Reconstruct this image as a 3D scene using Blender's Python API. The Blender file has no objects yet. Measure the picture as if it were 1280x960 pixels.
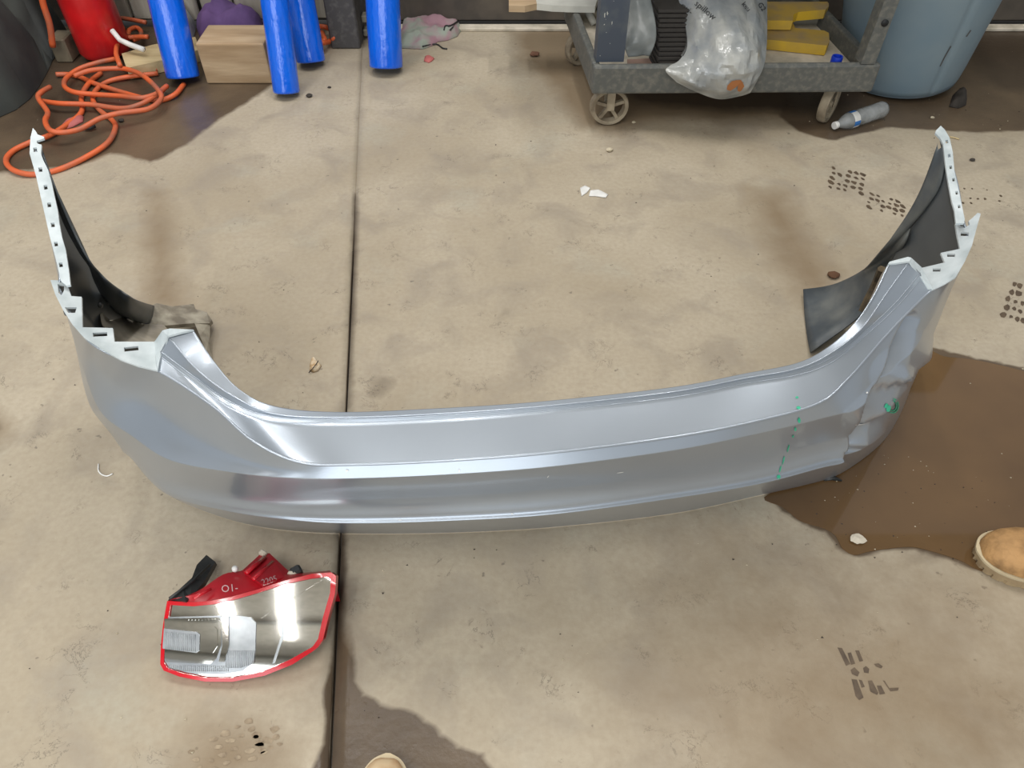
import bpy, bmesh, math, random
import numpy as np
from mathutils import Vector, Matrix, noise as mnoise
from mathutils.geometry import delaunay_2d_cdt
from mathutils.bvhtree import BVHTree
random.seed(7)
C = bpy.context.scene.collection
sc = bpy.context.scene

# ------------------------------------------------------------------ camera
CAM_H, PITCH, FPX = 1.45, math.radians(47.0), 950.0
cam_d = bpy.data.cameras.new('camera'); cam_d.sensor_width = 36.0
cam_d.lens = FPX / 1280 * 36.0; cam_d.clip_start = 0.05
cam = bpy.data.objects.new('camera', cam_d); C.objects.link(cam)
cam.location = (0, 0, CAM_H); cam.rotation_euler = (math.pi / 2 - PITCH, 0, 0)
sc.camera = cam
# ------------------------------------------------------------------ light and exposure
sc.view_settings.view_transform = 'Standard'; sc.view_settings.look = 'None'
sc.view_settings.gamma = 1.0; sc.view_settings.use_curve_mapping = False
sc.view_settings.exposure = -0.15
w = bpy.data.worlds.new('world'); sc.world = w; w.use_nodes = True
w.node_tree.nodes['Background'].inputs[0].default_value = (0.90, 0.95, 1.0, 1)
w.node_tree.nodes['Background'].inputs[1].default_value = 0.5


def area_lamp(name, loc, target, sx, sy, power, col=(1, 1, 1)):
    d = bpy.data.lights.new(name, 'AREA'); d.shape = 'RECTANGLE'; d.size = sx; d.size_y = sy
    d.energy = power; d.color = col
    o = bpy.data.objects.new(name, d); C.objects.link(o); o.location = loc
    o.rotation_euler = (Vector(target) - Vector(loc)).to_track_quat('-Z', 'Y').to_euler()
    return o


for lx, y0, y1, pw in ((-2.4, -2.6, .1, 52), (-1.2, -2.6, .1, 52), (0.0, -2.6, .1, 44),      # rows of ceiling tubes running towards the back wall
                       (-2.4, 1.9, 3.4, 36), (-1.2, 1.9, 3.4, 36), (0.0, 1.9, 3.4, 40), (1.2, 1.3, 3.0, 44)):
    area_lamp('ceiling_tube', (lx, (y0 + y1) / 2, 4.1), (lx, (y0 + y1) / 2 + .01, 0), 0.16, y1 - y0, pw, (1.0, 0.985, 0.965))
area_lamp('rear_fill', (-0.9, -4.4, 2.0), (-0.3, 1.6, 0.2), 5.0, 3.2, 190, (0.93, 0.97, 1.0))  # added cool fill behind the camera, sized so the bumper creases shine


# ------------------------------------------------------------------ projection helpers (pixel of the 1280x960 photo -> point in the world)
def ray(px, py):
    u = (px - 640) / FPX; v = (480 - py) / FPX
    c, s = math.cos(PITCH), math.sin(PITCH)
    return Vector((u, c + v * s, -s + v * c))


def P(px, py, z=0.0):
    d = ray(px, py); t = (z - CAM_H) / d.z
    return Vector((d.x * t, d.y * t, z))


def RP(px, py, p0, n):
    d = ray(px, py); o = Vector((0, 0, CAM_H)); n = Vector(n)
    return o + d * ((Vector(p0) - o).dot(n) / d.dot(n))


def Q(p):
    c, s = math.cos(PITCH), math.sin(PITCH)
    dz = p[2] - CAM_H; zz = p[1] * c - dz * s; v = (p[1] * s + dz * c) / zz
    return (640 + FPX * p[0] / zz, 480 - FPX * v)


# ------------------------------------------------------------------ materials
def lin(c):
    return tuple((x / 255 / 12.92) if x / 255 <= 0.04045 else ((x / 255 + 0.055) / 1.055) ** 2.4 for x in c) + (1,)


def mat(name, col, rough=0.5, metal=0.0, col2=None, scale=8.0, lo=0.35, hi=0.65, bump=0.0, bscale=None,
        coat=0.0, alpha=1.0, trans=0.0, stretch=(1, 1, 1), rough2=None, spec=0.5, detail=6.0, ior=None):
    m = bpy.data.materials.new(name); m.use_nodes = True
    nt = m.node_tree; b = nt.nodes['Principled BSDF']; L = nt.links.new
    b.inputs['Base Color'].default_value = lin(col); b.inputs['Roughness'].default_value = rough
    b.inputs['Metallic'].default_value = metal; b.inputs['Coat Weight'].default_value = coat
    b.inputs['Coat Roughness'].default_value = 0.08
    b.inputs['Alpha'].default_value = alpha; b.inputs['Transmission Weight'].default_value = trans
    b.inputs['Specular IOR Level'].default_value = spec
    if ior: b.inputs['IOR'].default_value = ior
    tc = nt.nodes.new('ShaderNodeTexCoord'); mp = nt.nodes.new('ShaderNodeMapping')
    mp.inputs['Scale'].default_value = stretch; L(tc.outputs['Object'], mp.inputs[0])
    n = nt.nodes.new('ShaderNodeTexNoise'); n.inputs['Scale'].default_value = scale; n.inputs['Detail'].default_value = detail
    L(mp.outputs[0], n.inputs['Vector'])
    r = nt.nodes.new('ShaderNodeMapRange'); r.inputs[1].default_value = lo; r.inputs[2].default_value = hi
    L(n.outputs[0], r.inputs[0])
    mx = nt.nodes.new('ShaderNodeMix'); mx.data_type = 'RGBA'
    mx.inputs[6].default_value = lin(col)
    mx.inputs[7].default_value = lin(col2 if col2 else tuple(c * 0.86 for c in col))
    L(r.outputs[0], mx.inputs[0]); L(mx.outputs[2], b.inputs['Base Color'])
    if rough2 is not None:
        mr = nt.nodes.new('ShaderNodeMapRange'); mr.inputs[3].default_value = rough; mr.inputs[4].default_value = rough2
        L(r.outputs[0], mr.inputs[0]); L(mr.outputs[0], b.inputs['Roughness'])
    if bump:
        n2 = nt.nodes.new('ShaderNodeTexNoise'); n2.inputs['Scale'].default_value = bscale or scale * 3
        n2.inputs['Detail'].default_value = 4; L(mp.outputs[0], n2.inputs['Vector'])
        bp = nt.nodes.new('ShaderNodeBump'); bp.inputs['Strength'].default_value = bump; bp.inputs['Distance'].default_value = 0.01
        L(n2.outputs[0], bp.inputs['Height']); L(bp.outputs[0], b.inputs['Normal'])
    return m


def floor_material():
    m = bpy.data.materials.new('worn_concrete'); m.use_nodes = True
    nt = m.node_tree; b = nt.nodes['Principled BSDF']; L = nt.links.new
    N = nt.nodes.new
    tc = N('ShaderNodeTexCoord'); co = tc.outputs['Object']
    at = N('ShaderNodeAttribute'); at.attribute_name = 'stain_shade'
    sep = N('ShaderNodeSeparateColor'); L(at.outputs['Color'], sep.inputs[0])

    def noise(scale, detail=6, dist=0.0, rough=0.55, vec=None):
        n = N('ShaderNodeTexNoise'); n.inputs['Scale'].default_value = scale; n.inputs['Detail'].default_value = detail
        n.inputs['Distortion'].default_value = dist; n.inputs['Roughness'].default_value = rough
        L(vec or co, n.inputs['Vector']); return n.outputs[0]

    def mr(v, a, c, lo=0.0, hi=1.0):
        r = N('ShaderNodeMapRange'); r.inputs[1].default_value = a; r.inputs[2].default_value = c
        r.inputs[3].default_value = lo; r.inputs[4].default_value = hi; L(v, r.inputs[0]); return r.outputs[0]

    def math_(op, a, c):
        n = N('ShaderNodeMath'); n.operation = op
        for i, x in enumerate((a, c)):
            if isinstance(x, (int, float)): n.inputs[i].default_value = x
            else: L(x, n.inputs[i])
        return n.outputs[0]

    def mix(f, a, c, mode='MIX'):
        n = N('ShaderNodeMix'); n.data_type = 'RGBA'; n.blend_type = mode
        if isinstance(f, (int, float)): n.inputs[0].default_value = f
        else: L(f, n.inputs[0])
        for i, x in ((6, a), (7, c)):
            if isinstance(x, tuple): n.inputs[i].default_value = x
            else: L(x, n.inputs[i])
        return n.outputs[2]
    c = mix(mr(noise(1.6, 8, 0.4), 0.38, 0.62), lin((181, 170, 150)), lin((164, 152, 131)))
    c = mix(mr(noise(5.5, 8, 0.6), 0.48, 0.68, 0, 0.75), c, lin((150, 140, 125)))
    c = mix(mr(noise(3.1, 5, 0.3), 0.56, 0.72, 0, 0.4), c, lin((173, 172, 158)))
    c = mix(mr(noise(70, 3), 0.35, 0.7, 0, 0.35), c, lin((150, 136, 116)))
    # hairline scratches and small pits
    scr = mr(math_('ABSOLUTE', math_('SUBTRACT', noise(16, 6, 0.5, 0.7), 0.5), 0.0), 0.0, 0.012, 1, 0)
    gate = mr(noise(10.0, 5), 0.555, 0.64)
    scr = math_('MULTIPLY', scr, gate)
    pit = mr(noise(38, 2), 0.71, 0.76)
    scr = math_('MAXIMUM', math_('MULTIPLY', scr, 0.8), math_('MULTIPLY', pit, 0.6))
    c = mix(scr, c, lin((98, 90, 80)))
    rag = math_('SUBTRACT', math_('ADD', math_('MULTIPLY', noise(14, 6, 0.3), 0.7), math_('MULTIPLY', noise(4, 3), 0.5)), 0.6)
    wet = mr(math_('ADD', sep.outputs[0], math_('MULTIPLY', rag, 0.55)), 0.38, 0.62)
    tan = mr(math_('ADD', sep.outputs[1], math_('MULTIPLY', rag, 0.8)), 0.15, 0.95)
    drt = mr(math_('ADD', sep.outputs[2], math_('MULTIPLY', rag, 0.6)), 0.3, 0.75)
    wetc = mix(mr(noise(3.2, 6), 0.35, 0.65), lin((84, 71, 57)), lin((108, 92, 73)))
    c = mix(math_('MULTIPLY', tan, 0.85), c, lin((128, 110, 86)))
    c = mix(wet, c, wetc)
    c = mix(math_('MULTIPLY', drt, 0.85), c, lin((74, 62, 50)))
    L(c, b.inputs['Base Color'])
    rr = N('ShaderNodeMapRange'); rr.inputs[3].default_value = 0.62; rr.inputs[4].default_value = 0.3
    L(wet, rr.inputs[0]); L(rr.outputs[0], b.inputs['Roughness'])
    b.inputs['Specular IOR Level'].default_value = 0.35
    bp = N('ShaderNodeBump'); bp.inputs['Strength'].default_value = 0.25; bp.inputs['Distance'].default_value = 0.004
    h = math_('SUBTRACT', noise(45, 5), math_('MULTIPLY', scr, 0.6)); L(h, bp.inputs['Height']); L(bp.outputs[0], b.inputs['Normal'])
    return m


M_FLOOR = floor_material()
M_PAINT = mat('silver_paint', (160, 168, 177), 0.29, 0.57, (153, 161, 170), 3, coat=0.35, bump=0.015, bscale=400)
M_PRIMER = mat('pale_unpainted_edge', (196, 204, 206), 0.45, 0.0, (166, 176, 178), 22)
M_BLACKPL = mat('dark_inner_plastic', (72, 78, 82), 0.45, 0.0, (90, 95, 98), 6, bump=0.05)
M_LINER = mat('dusty_black_liner', (70, 76, 80), 0.5, 0.0, (112, 114, 110), 9, lo=0.45, hi=0.75)
M_DUSTY = mat('dust_caked_plastic', (222, 212, 194), 0.75, 0.0, (178, 170, 152), 14)
M_DUST2 = mat('dirty_bracket', (172, 165, 148), 0.75, 0.0, (120, 112, 98), 24)
M_HOLE = mat('dark_void', (28, 30, 32), 0.7)
M_GREEN = mat('green_marker', (22, 150, 110), 0.6, 0.0, (60, 170, 135), 60)
M_BLUE = mat('blue_wrap', (6, 108, 236), 0.16, 0.0, (6, 92, 220), 5, bump=0.5, bscale=45, coat=0.5, stretch=(1, 1, 0.35))
M_BLUEIN = mat('dark_tube_mouth', (14, 24, 48), 0.7)
M_ORANGE = mat('orange_rubber', (212, 98, 52), 0.5, 0.0, (164, 98, 74), 9, lo=0.45, hi=0.7)
M_RED = mat('red_enamel', (216, 28, 32), 0.35, 0.0, (170, 24, 28), 7, coat=0.3)
M_WOOD = mat('raw_timber', (186, 162, 130), 0.75, 0.0, (160, 134, 102), 9, stretch=(0.35, 2, 2), bump=0.2)
M_PLANK = mat('pale_plank', (202, 184, 142), 0.7, 0.0, (176, 156, 116), 10, stretch=(0.3, 3, 3), bump=0.1)
M_TARP = mat('charcoal_cloth', (50, 52, 52), 0.8, 0.0, (70, 74, 70), 5, bump=0.15)
M_CART = mat('grey_cart_plastic', (88, 90, 87), 0.5, 0.0, (116, 114, 106), 55, lo=0.45, hi=0.75, bump=0.08)
M_CARTBL = mat('bluish_cart_post', (64, 72, 84), 0.45, 0.0, (88, 94, 96), 12, lo=0.45, hi=0.75)
M_SPLAT = mat('white_splash', (205, 205, 196), 0.6)
M_BEIGEW = mat('dusty_caster', (168, 156, 134), 0.7, 0.0, (120, 108, 90), 18)
M_BIN = mat('slate_blue_plastic', (112, 132, 144), 0.5, 0.0, (124, 140, 148), 4, bump=0.04)
M_POLY = mat('cloudy_polythene', (176, 177, 172), 0.25, 0.0, (142, 147, 149), 12, alpha=0.93, bump=0.5, bscale=22, coat=0.3)
M_POLY2 = mat('thin_polythene', (150, 154, 152), 0.25, 0.0, (120, 126, 126), 9, alpha=0.75, bump=0.4, bscale=16)
M_FILTER = mat('dark_pleats', (62, 58, 54), 0.8)
M_YEL = mat('dusty_yellow', (196, 162, 74), 0.6, 0.0, (170, 146, 104), 9, lo=0.42, hi=0.62)
M_YELB = mat('bright_yellow', (206, 168, 44), 0.55, 0.0, (176, 146, 66), 9)
M_DOOR = mat('door_panel_grey', (150, 146, 132), 0.6, 0.0, (128, 124, 112), 6)
M_DARKST = mat('dark_sill', (92, 84, 74), 0.6, 0.0, (70, 64, 58), 9)
M_RUBBER = mat('black_rubber', (26, 26, 26), 0.7)
M_BOARD = mat('weathered_board', (176, 170, 156), 0.8, 0.0, (140, 132, 118), 7, stretch=(3, 3, 0.4), bump=0.2)
M_STEEL = mat('speckled_steel', (74, 72, 72), 0.55, 0.0, (96, 94, 92), 40, lo=0.5, hi=0.7)
M_LENSRED = mat('red_lens_plastic', (200, 14, 32), 0.16, 0.0, (178, 12, 28), 8, coat=0.5)
M_HOUSING = mat('red_housing_plastic', (188, 24, 38), 0.3, 0.0, (160, 20, 32), 7)
M_CHROME = mat('mirror_reflector', (226, 226, 222), 0.07, 1.0, (212, 212, 208), 5)
M_FROST = mat('frosted_lens', (172, 177, 180), 0.25, 0.4, (150, 155, 160), 30)
M_BLACK = mat('black_plastic', (30, 32, 32), 0.45, 0.0, (52, 54, 54), 18)
M_WHITE = mat('white_plastic', (232, 232, 228), 0.5, 0.0, (214, 214, 210), 20)
M_CLEAR = mat('clear_pet', (186, 190, 190), 0.08, 0.0, (160, 164, 164), 30, alpha=0.55, bump=0.3, bscale=60)
M_LABELB = mat('blue_label', (52, 120, 196), 0.5)
M_BOOT = mat('muddy_suede', (174, 134, 86), 0.75, 0.0, (122, 92, 56), 26, lo=0.42, hi=0.68, bump=0.3)
M_SOLE = mat('tan_rubber_sole', (162, 142, 108), 0.7, 0.0, (136, 116, 88), 24)
M_WELT = mat('pale_welt', (206, 190, 156), 0.6)
M_PUDDLE = mat('muddy_water', (112, 86, 56), 0.04, 0.0, (92, 70, 46), 2.4, spec=0.6)
M_PRINT = mat('wet_mud', (74, 60, 46), 0.5, 0.0, (98, 82, 64), 40)
M_RAG = mat('tie_dye_cloth', (150, 158, 146), 0.85, 0.0, (164, 128, 138), 11, lo=0.42, hi=0.6, bump=0.2)
M_PURPLE = mat('purple_cloth', (112, 84, 136), 0.85, 0.0, (88, 66, 112), 9, bump=0.2)
M_PINK = mat('faded_pink', (196, 108, 104), 0.7)
M_STONE = mat('pale_stone', (206, 196, 170), 0.8, 0.0, (170, 158, 134), 30)
M_DARKBIT = mat('dark_grit', (58, 52, 46), 0.8)
M_NAVY = mat('navy_plastic', (24, 36, 66), 0.5)
M_INK = mat('marker_ink', (48, 48, 52), 0.7)
M_WRITE = mat('white_paint_pen', (226, 190, 190), 0.6)


# ------------------------------------------------------------------ object helpers
ORG = {}


def thing(name, label, cat, loc=(0, 0, 0), group=None):
    o = bpy.data.objects.new(name, None); C.objects.link(o); o.location = loc
    o.empty_display_size = 0.05
    o['label'] = label; o['category'] = cat
    if group: o['group'] = group
    ORG[o.name] = Vector(loc)
    return o


def obj(name, mb, mats, parent=None, smooth=True, loc=None, angle=None):
    org = ORG[parent.name] if parent else Vector(loc or (0, 0, 0))
    me = bpy.data.meshes.new(name)
    me.from_pydata([tuple(Vector(v) - org) for v in mb.v], [], mb.f)
    for m in (mats if isinstance(mats, (list, tuple)) else [mats]): me.materials.append(m)
    me.polygons.foreach_set('material_index', mb.m)
    bm = bmesh.new(); bm.from_mesh(me)
    if mb.fix: bmesh.ops.recalc_face_normals(bm, faces=bm.faces)
    if angle is not None:
        for e in bm.edges:
            if len(e.link_faces) == 2 and e.calc_face_angle(0) > math.radians(angle): e.smooth = False
    for f in bm.faces: f.smooth = smooth
    bm.to_mesh(me); bm.free(); me.update()
    o = bpy.data.objects.new(name, me); C.objects.link(o)
    if parent: o.parent = parent; ORG[o.name] = org
    else: o.location = org; ORG[o.name] = org
    return o


def tag(o, label, cat, group=None):
    o['label'] = label; o['category'] = cat
    if group: o['group'] = group
    return o


def struct(o):
    o['kind'] = 'structure'; return o


class MB:
    def __init__(s, fix=True):
        s.v = []; s.f = []; s.m = []; s.fix = fix

    def add(s, vs, fs, m=0):
        k = len(s.v); s.v += [Vector(v) for v in vs]
        for f in fs: s.f.append([i + k for i in f]); s.m.append(m)
        return s

    def box(s, c, size, M=None, bev=0.0, m=0, seg=1):
        bm = bmesh.new(); bmesh.ops.create_cube(bm, size=1.0)
        for v in bm.verts: v.co = Vector((v.co.x * size[0], v.co.y * size[1], v.co.z * size[2]))
        if bev: bmesh.ops.bevel(bm, geom=list(bm.edges), offset=bev, segments=seg, affect='EDGES', profile=0.5)
        bm.verts.index_update()
        vs = [v.co + Vector(c) for v in bm.verts]
        if M is not None: vs = [M @ v for v in vs]
        s.add(vs, [[v.index for v in f.verts] for f in bm.faces], m); bm.free(); return s

    def grid(s, rows, m=0, close_u=False, close_v=False):
        nr, nc = len(rows), len(rows[0]); k = []
        for r in range(nr - (0 if close_v else 1)):
            for c in range(nc - (0 if close_u else 1)):
                a, b = r * nc + c, r * nc + (c + 1) % nc
                r2 = (r + 1) % nr
                k.append([a, b, r2 * nc + (c + 1) % nc, r2 * nc + c])
        return s.add([p for r in rows for p in r], k, m)

    def lathe(s, prof, M=None, seg=32, m=0, cap0=True, cap1=True, rfun=None):
        rows = []
        for (r, z) in prof:
            row = []
            for i in range(seg):
                a = 2 * math.pi * i / seg; rr = r * (rfun(a, z) if rfun else 1)
                p = Vector((rr * math.cos(a), rr * math.sin(a), z)); row.append(M @ p if M is not None else p)
            rows.append(row)
        k = len(s.v); s.grid(rows, m, close_u=True)
        n = len(prof)
        if cap0: s.f.append([k + i for i in range(seg)][::-1]); s.m.append(m)
        if cap1: s.f.append([k + (n - 1) * seg + i for i in range(seg)]); s.m.append(m)
        return s

    def tube(s, pts, r, seg=10, m=0, caps=True):
        pts = [Vector(p) for p in pts]; rows = []; up = Vector((0, 0, 1)); prev = None
        for i, p in enumerate(pts):
            t = (pts[min(i + 1, len(pts) - 1)] - pts[max(i - 1, 0)]).normalized()
            a = t.cross(up if prev is None else prev.cross(t))
            if prev is not None:
                a = prev - t * prev.dot(t)
            if a.length < 1e-5: a = t.orthogonal()
            a.normalize(); prev = a; b = t.cross(a)
            rr = r[i] if isinstance(r, (list, tuple)) else r
            rows.append([p + (a * math.cos(q) + b * math.sin(q)) * rr for q in (2 * math.pi * j / seg for j in range(seg))])
        k = len(s.v); s.grid(rows, m, close_u=True)
        if caps:
            s.f.append([k + i for i in range(seg)][::-1]); s.m.append(m)
            s.f.append([k + (len(pts) - 1) * seg + i for i in range(seg)]); s.m.append(m)
        return s


def cr(pts, sub=8, closed=False):
    """Catmull-Rom through points"""
    n = len(pts); out = []; V = [Vector(p) for p in pts]
    for i in range(n if closed else n - 1):
        g = (lambda j: V[j % n]) if closed else (lambda j: V[j] if 0 <= j < n else (V[0] * 2 - V[1] if j < 0 else V[-1] * 2 - V[-2]))
        a, b, c, d = g(i - 1), g(i), g(i + 1), g(i + 2)
        for k in range(sub):
            t = k / sub
            out.append(0.5 * ((2 * b) + (c - a) * t + (2 * a - 5 * b + 4 * c - d) * t * t + (3 * b - a - 3 * c + d) * t ** 3))
    if not closed: out.append(V[-1])
    return out


def inpoly(x, y, poly):
    r = False; n = len(poly)
    for i in range(n):
        x0, y0 = poly[i][:2]; x1, y1 = poly[i - 1][:2]
        if (y0 > y) != (y1 > y) and x < (x1 - x0) * (y - y0) / (y1 - y0) + x0: r = not r
    return r


def cdt(outline, holes=(), extra=()):
    vs = []; es = []
    for loop in [outline] + list(holes):
        k = len(vs); vs += [Vector(p[:2]) for p in loop]
        es += [(k + i, k + (i + 1) % len(loop)) for i in range(len(loop))]
    vs += [Vector(p[:2]) for p in extra]
    V, _, F, *_ = delaunay_2d_cdt(vs, es, [], 0, 1e-7)
    tris = []
    for f in F:
        cx = sum(V[i][0] for i in f) / len(f); cy = sum(V[i][1] for i in f) / len(f)
        if inpoly(cx, cy, outline) and not any(inpoly(cx, cy, h) for h in holes): tris.append(list(f))
    return [tuple(v) for v in V], tris


def sheet(mb, V, T, top, bot, m=0, ms=None):
    """closed slab from a triangulation: top(x,y) and bot(x,y) give the two faces"""
    n = len(V); tv = [top(*v) for v in V]; bv = [bot(*v) for v in V]
    cnt = {}
    for t in T:
        for a, b in zip(t, t[1:] + t[:1]):
            cnt[(a, b)] = 1
    fs = [t for t in T] + [[i + n for i in reversed(t)] for t in T]
    k = len(fs)
    side = [[b, a, a + n, b + n] for (a, b) in cnt if (b, a) not in cnt]
    mb.add(tv + bv, fs, m)
    k0 = len(mb.v) - 2 * n
    for s in side: mb.f.append([i + k0 for i in s]); mb.m.append(m if ms is None else ms)
    return mb


def plate(outline, zf, thick, holes=(), m=0, mb=None, down=Vector((0, 0, -1)), proj=None):
    """slab whose outline was measured on the photo, lying at height zf(px,py)"""
    mb = mb or MB(); V, T = cdt(outline, holes)
    top = proj or (lambda x, y: P(x, y, zf(x, y)))
    return sheet(mb, V, T, top, lambda x, y: top(x, y) + down * thick, m)


def zlist(pts):
    """outline with a height for each corner -> (outline, inverse distance height function)"""
    def zf(x, y):
        s = w_ = 0
        for a in pts:
            d = (a[0] - x) ** 2 + (a[1] - y) ** 2
            if d < 1e-4: return a[2]
            q = 1 / d ** 1.5; s += q * a[2]; w_ += q
        return s / w_
    return [a[:2] for a in pts], zf


def mound(outline, height, spacing=0.02, rough=0.3, nscale=14.0, base=0.001, edge=0.05, mb=None, seed=0.0, fold=0.0):
    """soft heap lying on the floor; outline in floor coordinates (world x, y)"""
    mb = mb or MB()
    xs = [p[0] for p in outline]; ys = [p[1] for p in outline]
    extra = []
    x = min(xs)
    while x < max(xs):
        y = min(ys)
        while y < max(ys):
            q = (x + random.uniform(-.3, .3) * spacing, y + random.uniform(-.3, .3) * spacing)
            if inpoly(q[0], q[1], outline): extra.append(q)
            y += spacing
        x += spacing
    V, T = cdt(outline, (), extra)

    def dist(x, y):
        d = 9
        for i in range(len(outline)):
            a = Vector(outline[i][:2]); b = Vector(outline[i - 1][:2]); p = Vector((x, y))
            t = max(0, min(1, (p - a).dot(b - a) / max(1e-9, (b - a).length_squared)))
            d = min(d, (a + (b - a) * t - p).length)
        return d

    def top(x, y):
        k = min(1, dist(x, y) / edge); k = math.sqrt(max(0, 1 - (1 - k) ** 2))
        n = mnoise.noise(Vector((x * nscale, y * nscale, seed))) + 0.5 * mnoise.noise(Vector((x * nscale * 2.3, y * nscale * 2.3, seed + 5)))
        f = fold * (1 - abs(mnoise.noise(Vector((x * nscale * 0.7 + 3, y * nscale * 0.7, seed + 9)))) * 2)
        return Vector((x, y, base + 0.003 + height * k * max(0.08, 1 + rough * n + f)))
    return sheet(mb, V, T, top, lambda x, y: Vector((x, y, base)))


def bvh(mb): return BVHTree.FromPolygons([tuple(v) for v in mb.v], mb.f)


def text_mesh(s, size=1.0):
    cu = bpy.data.curves.new('t', 'FONT'); cu.body = s; cu.size = size; cu.resolution_u = 2
    o = bpy.data.objects.new('t', cu); C.objects.link(o)
    bpy.context.view_layer.update()
    me = bpy.data.meshes.new_from_object(o.evaluated_get(bpy.context.evaluated_depsgraph_get()))
    vs = [tuple(v.co) for v in me.vertices]; fs = [list(p.vertices) for p in me.polygons]
    bpy.data.objects.remove(o); bpy.data.curves.remove(cu); bpy.data.meshes.remove(me)
    return vs, fs


def onto(tree, px, py, off=0.0008):
    d = ray(px, py).normalized(); h = tree.ray_cast(Vector((0, 0, CAM_H)), d)
    if h[0] is None: return None
    n = h[1] if h[1].dot(d) < 0 else -h[1]
    return h[0] + n * off


def decal(tree, polys, off=0.0008):
    """flat print: polygons measured on the photo, laid on a surface"""
    mb = MB(fix=False)
    for poly in polys:
        pts = [onto(tree, x, y, off) for x, y in poly]
        if any(p is None for p in pts): continue
        mb.add(pts, [list(range(len(pts)))[::-1]])
    return mb


def blob(cx, cy, w_, h_, ang=0, n=8, jit=0.15):
    a = math.radians(ang); out = []
    for i in range(n):
        t = 2 * math.pi * i / n; q = 1 + random.uniform(-jit, jit)
        x, y = w_ / 2 * math.cos(t) * q, h_ / 2 * math.sin(t) * q
        out.append((cx + x * math.cos(a) - y * math.sin(a), cy + x * math.sin(a) + y * math.cos(a)))
    return out


# ================================================================== SETTING
WALL_Y = 3.62
xj = lambda y: -0.275 - 0.115 * y          # the saw cut between the two floor slabs
G2 = lambda pts: [P(*p)[:2] for p in pts]


def soft(X, Y, poly, width):
    poly = np.array(poly); d = np.full(X.shape, 1e9); ins = np.zeros(X.shape, bool)
    for i in range(len(poly)):
        a, b = poly[i], poly[i - 1]; e = b - a; l2 = max(1e-12, e @ e)
        t = np.clip(((X - a[0]) * e[0] + (Y - a[1]) * e[1]) / l2, 0, 1)
        d = np.minimum(d, np.hypot(X - a[0] - t * e[0], Y - a[1] - t * e[1]))
        c = (a[1] > Y) != (b[1] > Y)
        with np.errstate(divide='ignore', invalid='ignore'):
            ins ^= c & (X < e[0] * (Y - a[1]) / (e[1] if abs(e[1]) > 1e-12 else 1e-12) + a[0])
    sd = np.where(ins, -d, d)
    return np.clip(0.5 - sd / width, 0, 1)


PUDDLE = [(955, 622), (978, 634), (1000, 651), (1030, 661), (1044, 670), (1053, 686), (1068, 694), (1085, 690), (1110, 686), (1140, 684),
          (1170, 691), (1200, 701), (1232, 716), (1290, 722), (1400, 700), (1440, 600), (1400, 520), (1330, 480), (1285, 466), (1250, 457), (1210, 449),
          (1180, 446), (1158, 437), (1130, 440), (1090, 480), (1040, 560), (1000, 600)]
WET = [([(-500, 260), (-100, 225), (0, 216), (60, 211), (100, 206), (140, 191), (190, 203), (235, 180), (275, 150), (330, 114), (348, 98), (372, 60), (410, 40), (410, 10), (-700, 0)], 0.09),
       ([(975, 146), (1000, 165), (1040, 176), (1070, 168), (1110, 159), (1170, 163), (1220, 166), (1290, 163), (1700, 170), (1700, 0), (1050, 10), (985, 90)], 0.06),
       ([(950, 618), (978, 638), (1000, 655), (1028, 664), (1042, 673), (1052, 690), (1068, 698), (1087, 693), (1112, 689), (1140, 687), (1170, 694), (1200, 705), (1232, 719), (1300, 728), (1450, 700), (1450, 500), (1285, 462), (1210, 445), (1150, 430), (1040, 540)], 0.03),
       ([(425, 668), (434, 668), (437, 760), (441, 850), (455, 868), (470, 871), (478, 885), (510, 887), (535, 902), (560, 925), (600, 944), (640, 985), (370, 1010), (388, 962), (405, 930), (408, 905), (402, 870), (412, 840), (421, 780)], 0.035)]
TAN = [([(640, 38), (740, 30), (1000, 100), (985, 150), (900, 152), (820, 150), (770, 168), (725, 160), (690, 110), (650, 75)], 0.12),
       ([(186, 240), (204, 240), (222, 340), (232, 385), (178, 385), (182, 340)], 0.12),
       ([(935, 240), (985, 240), (1012, 300), (1042, 340), (1046, 398), (1000, 372), (962, 310)], 0.16),
       ([(250, 905), (300, 900), (360, 930), (360, 985), (225, 985)], 0.12),
       ([(-60, 500), (0, 515), (14, 530), (0, 560), (-60, 560)], 0.08),
       ([(1020, 40), (1300, 40), (1300, 140), (1010, 140)], 0.3),
       ([(900, 690), (1050, 700), (1300, 760), (1500, 900), (1300, 1100), (900, 1050), (820, 860)], 0.7)]  # last outline paints the light falloff at lower right into the floor colour
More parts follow.
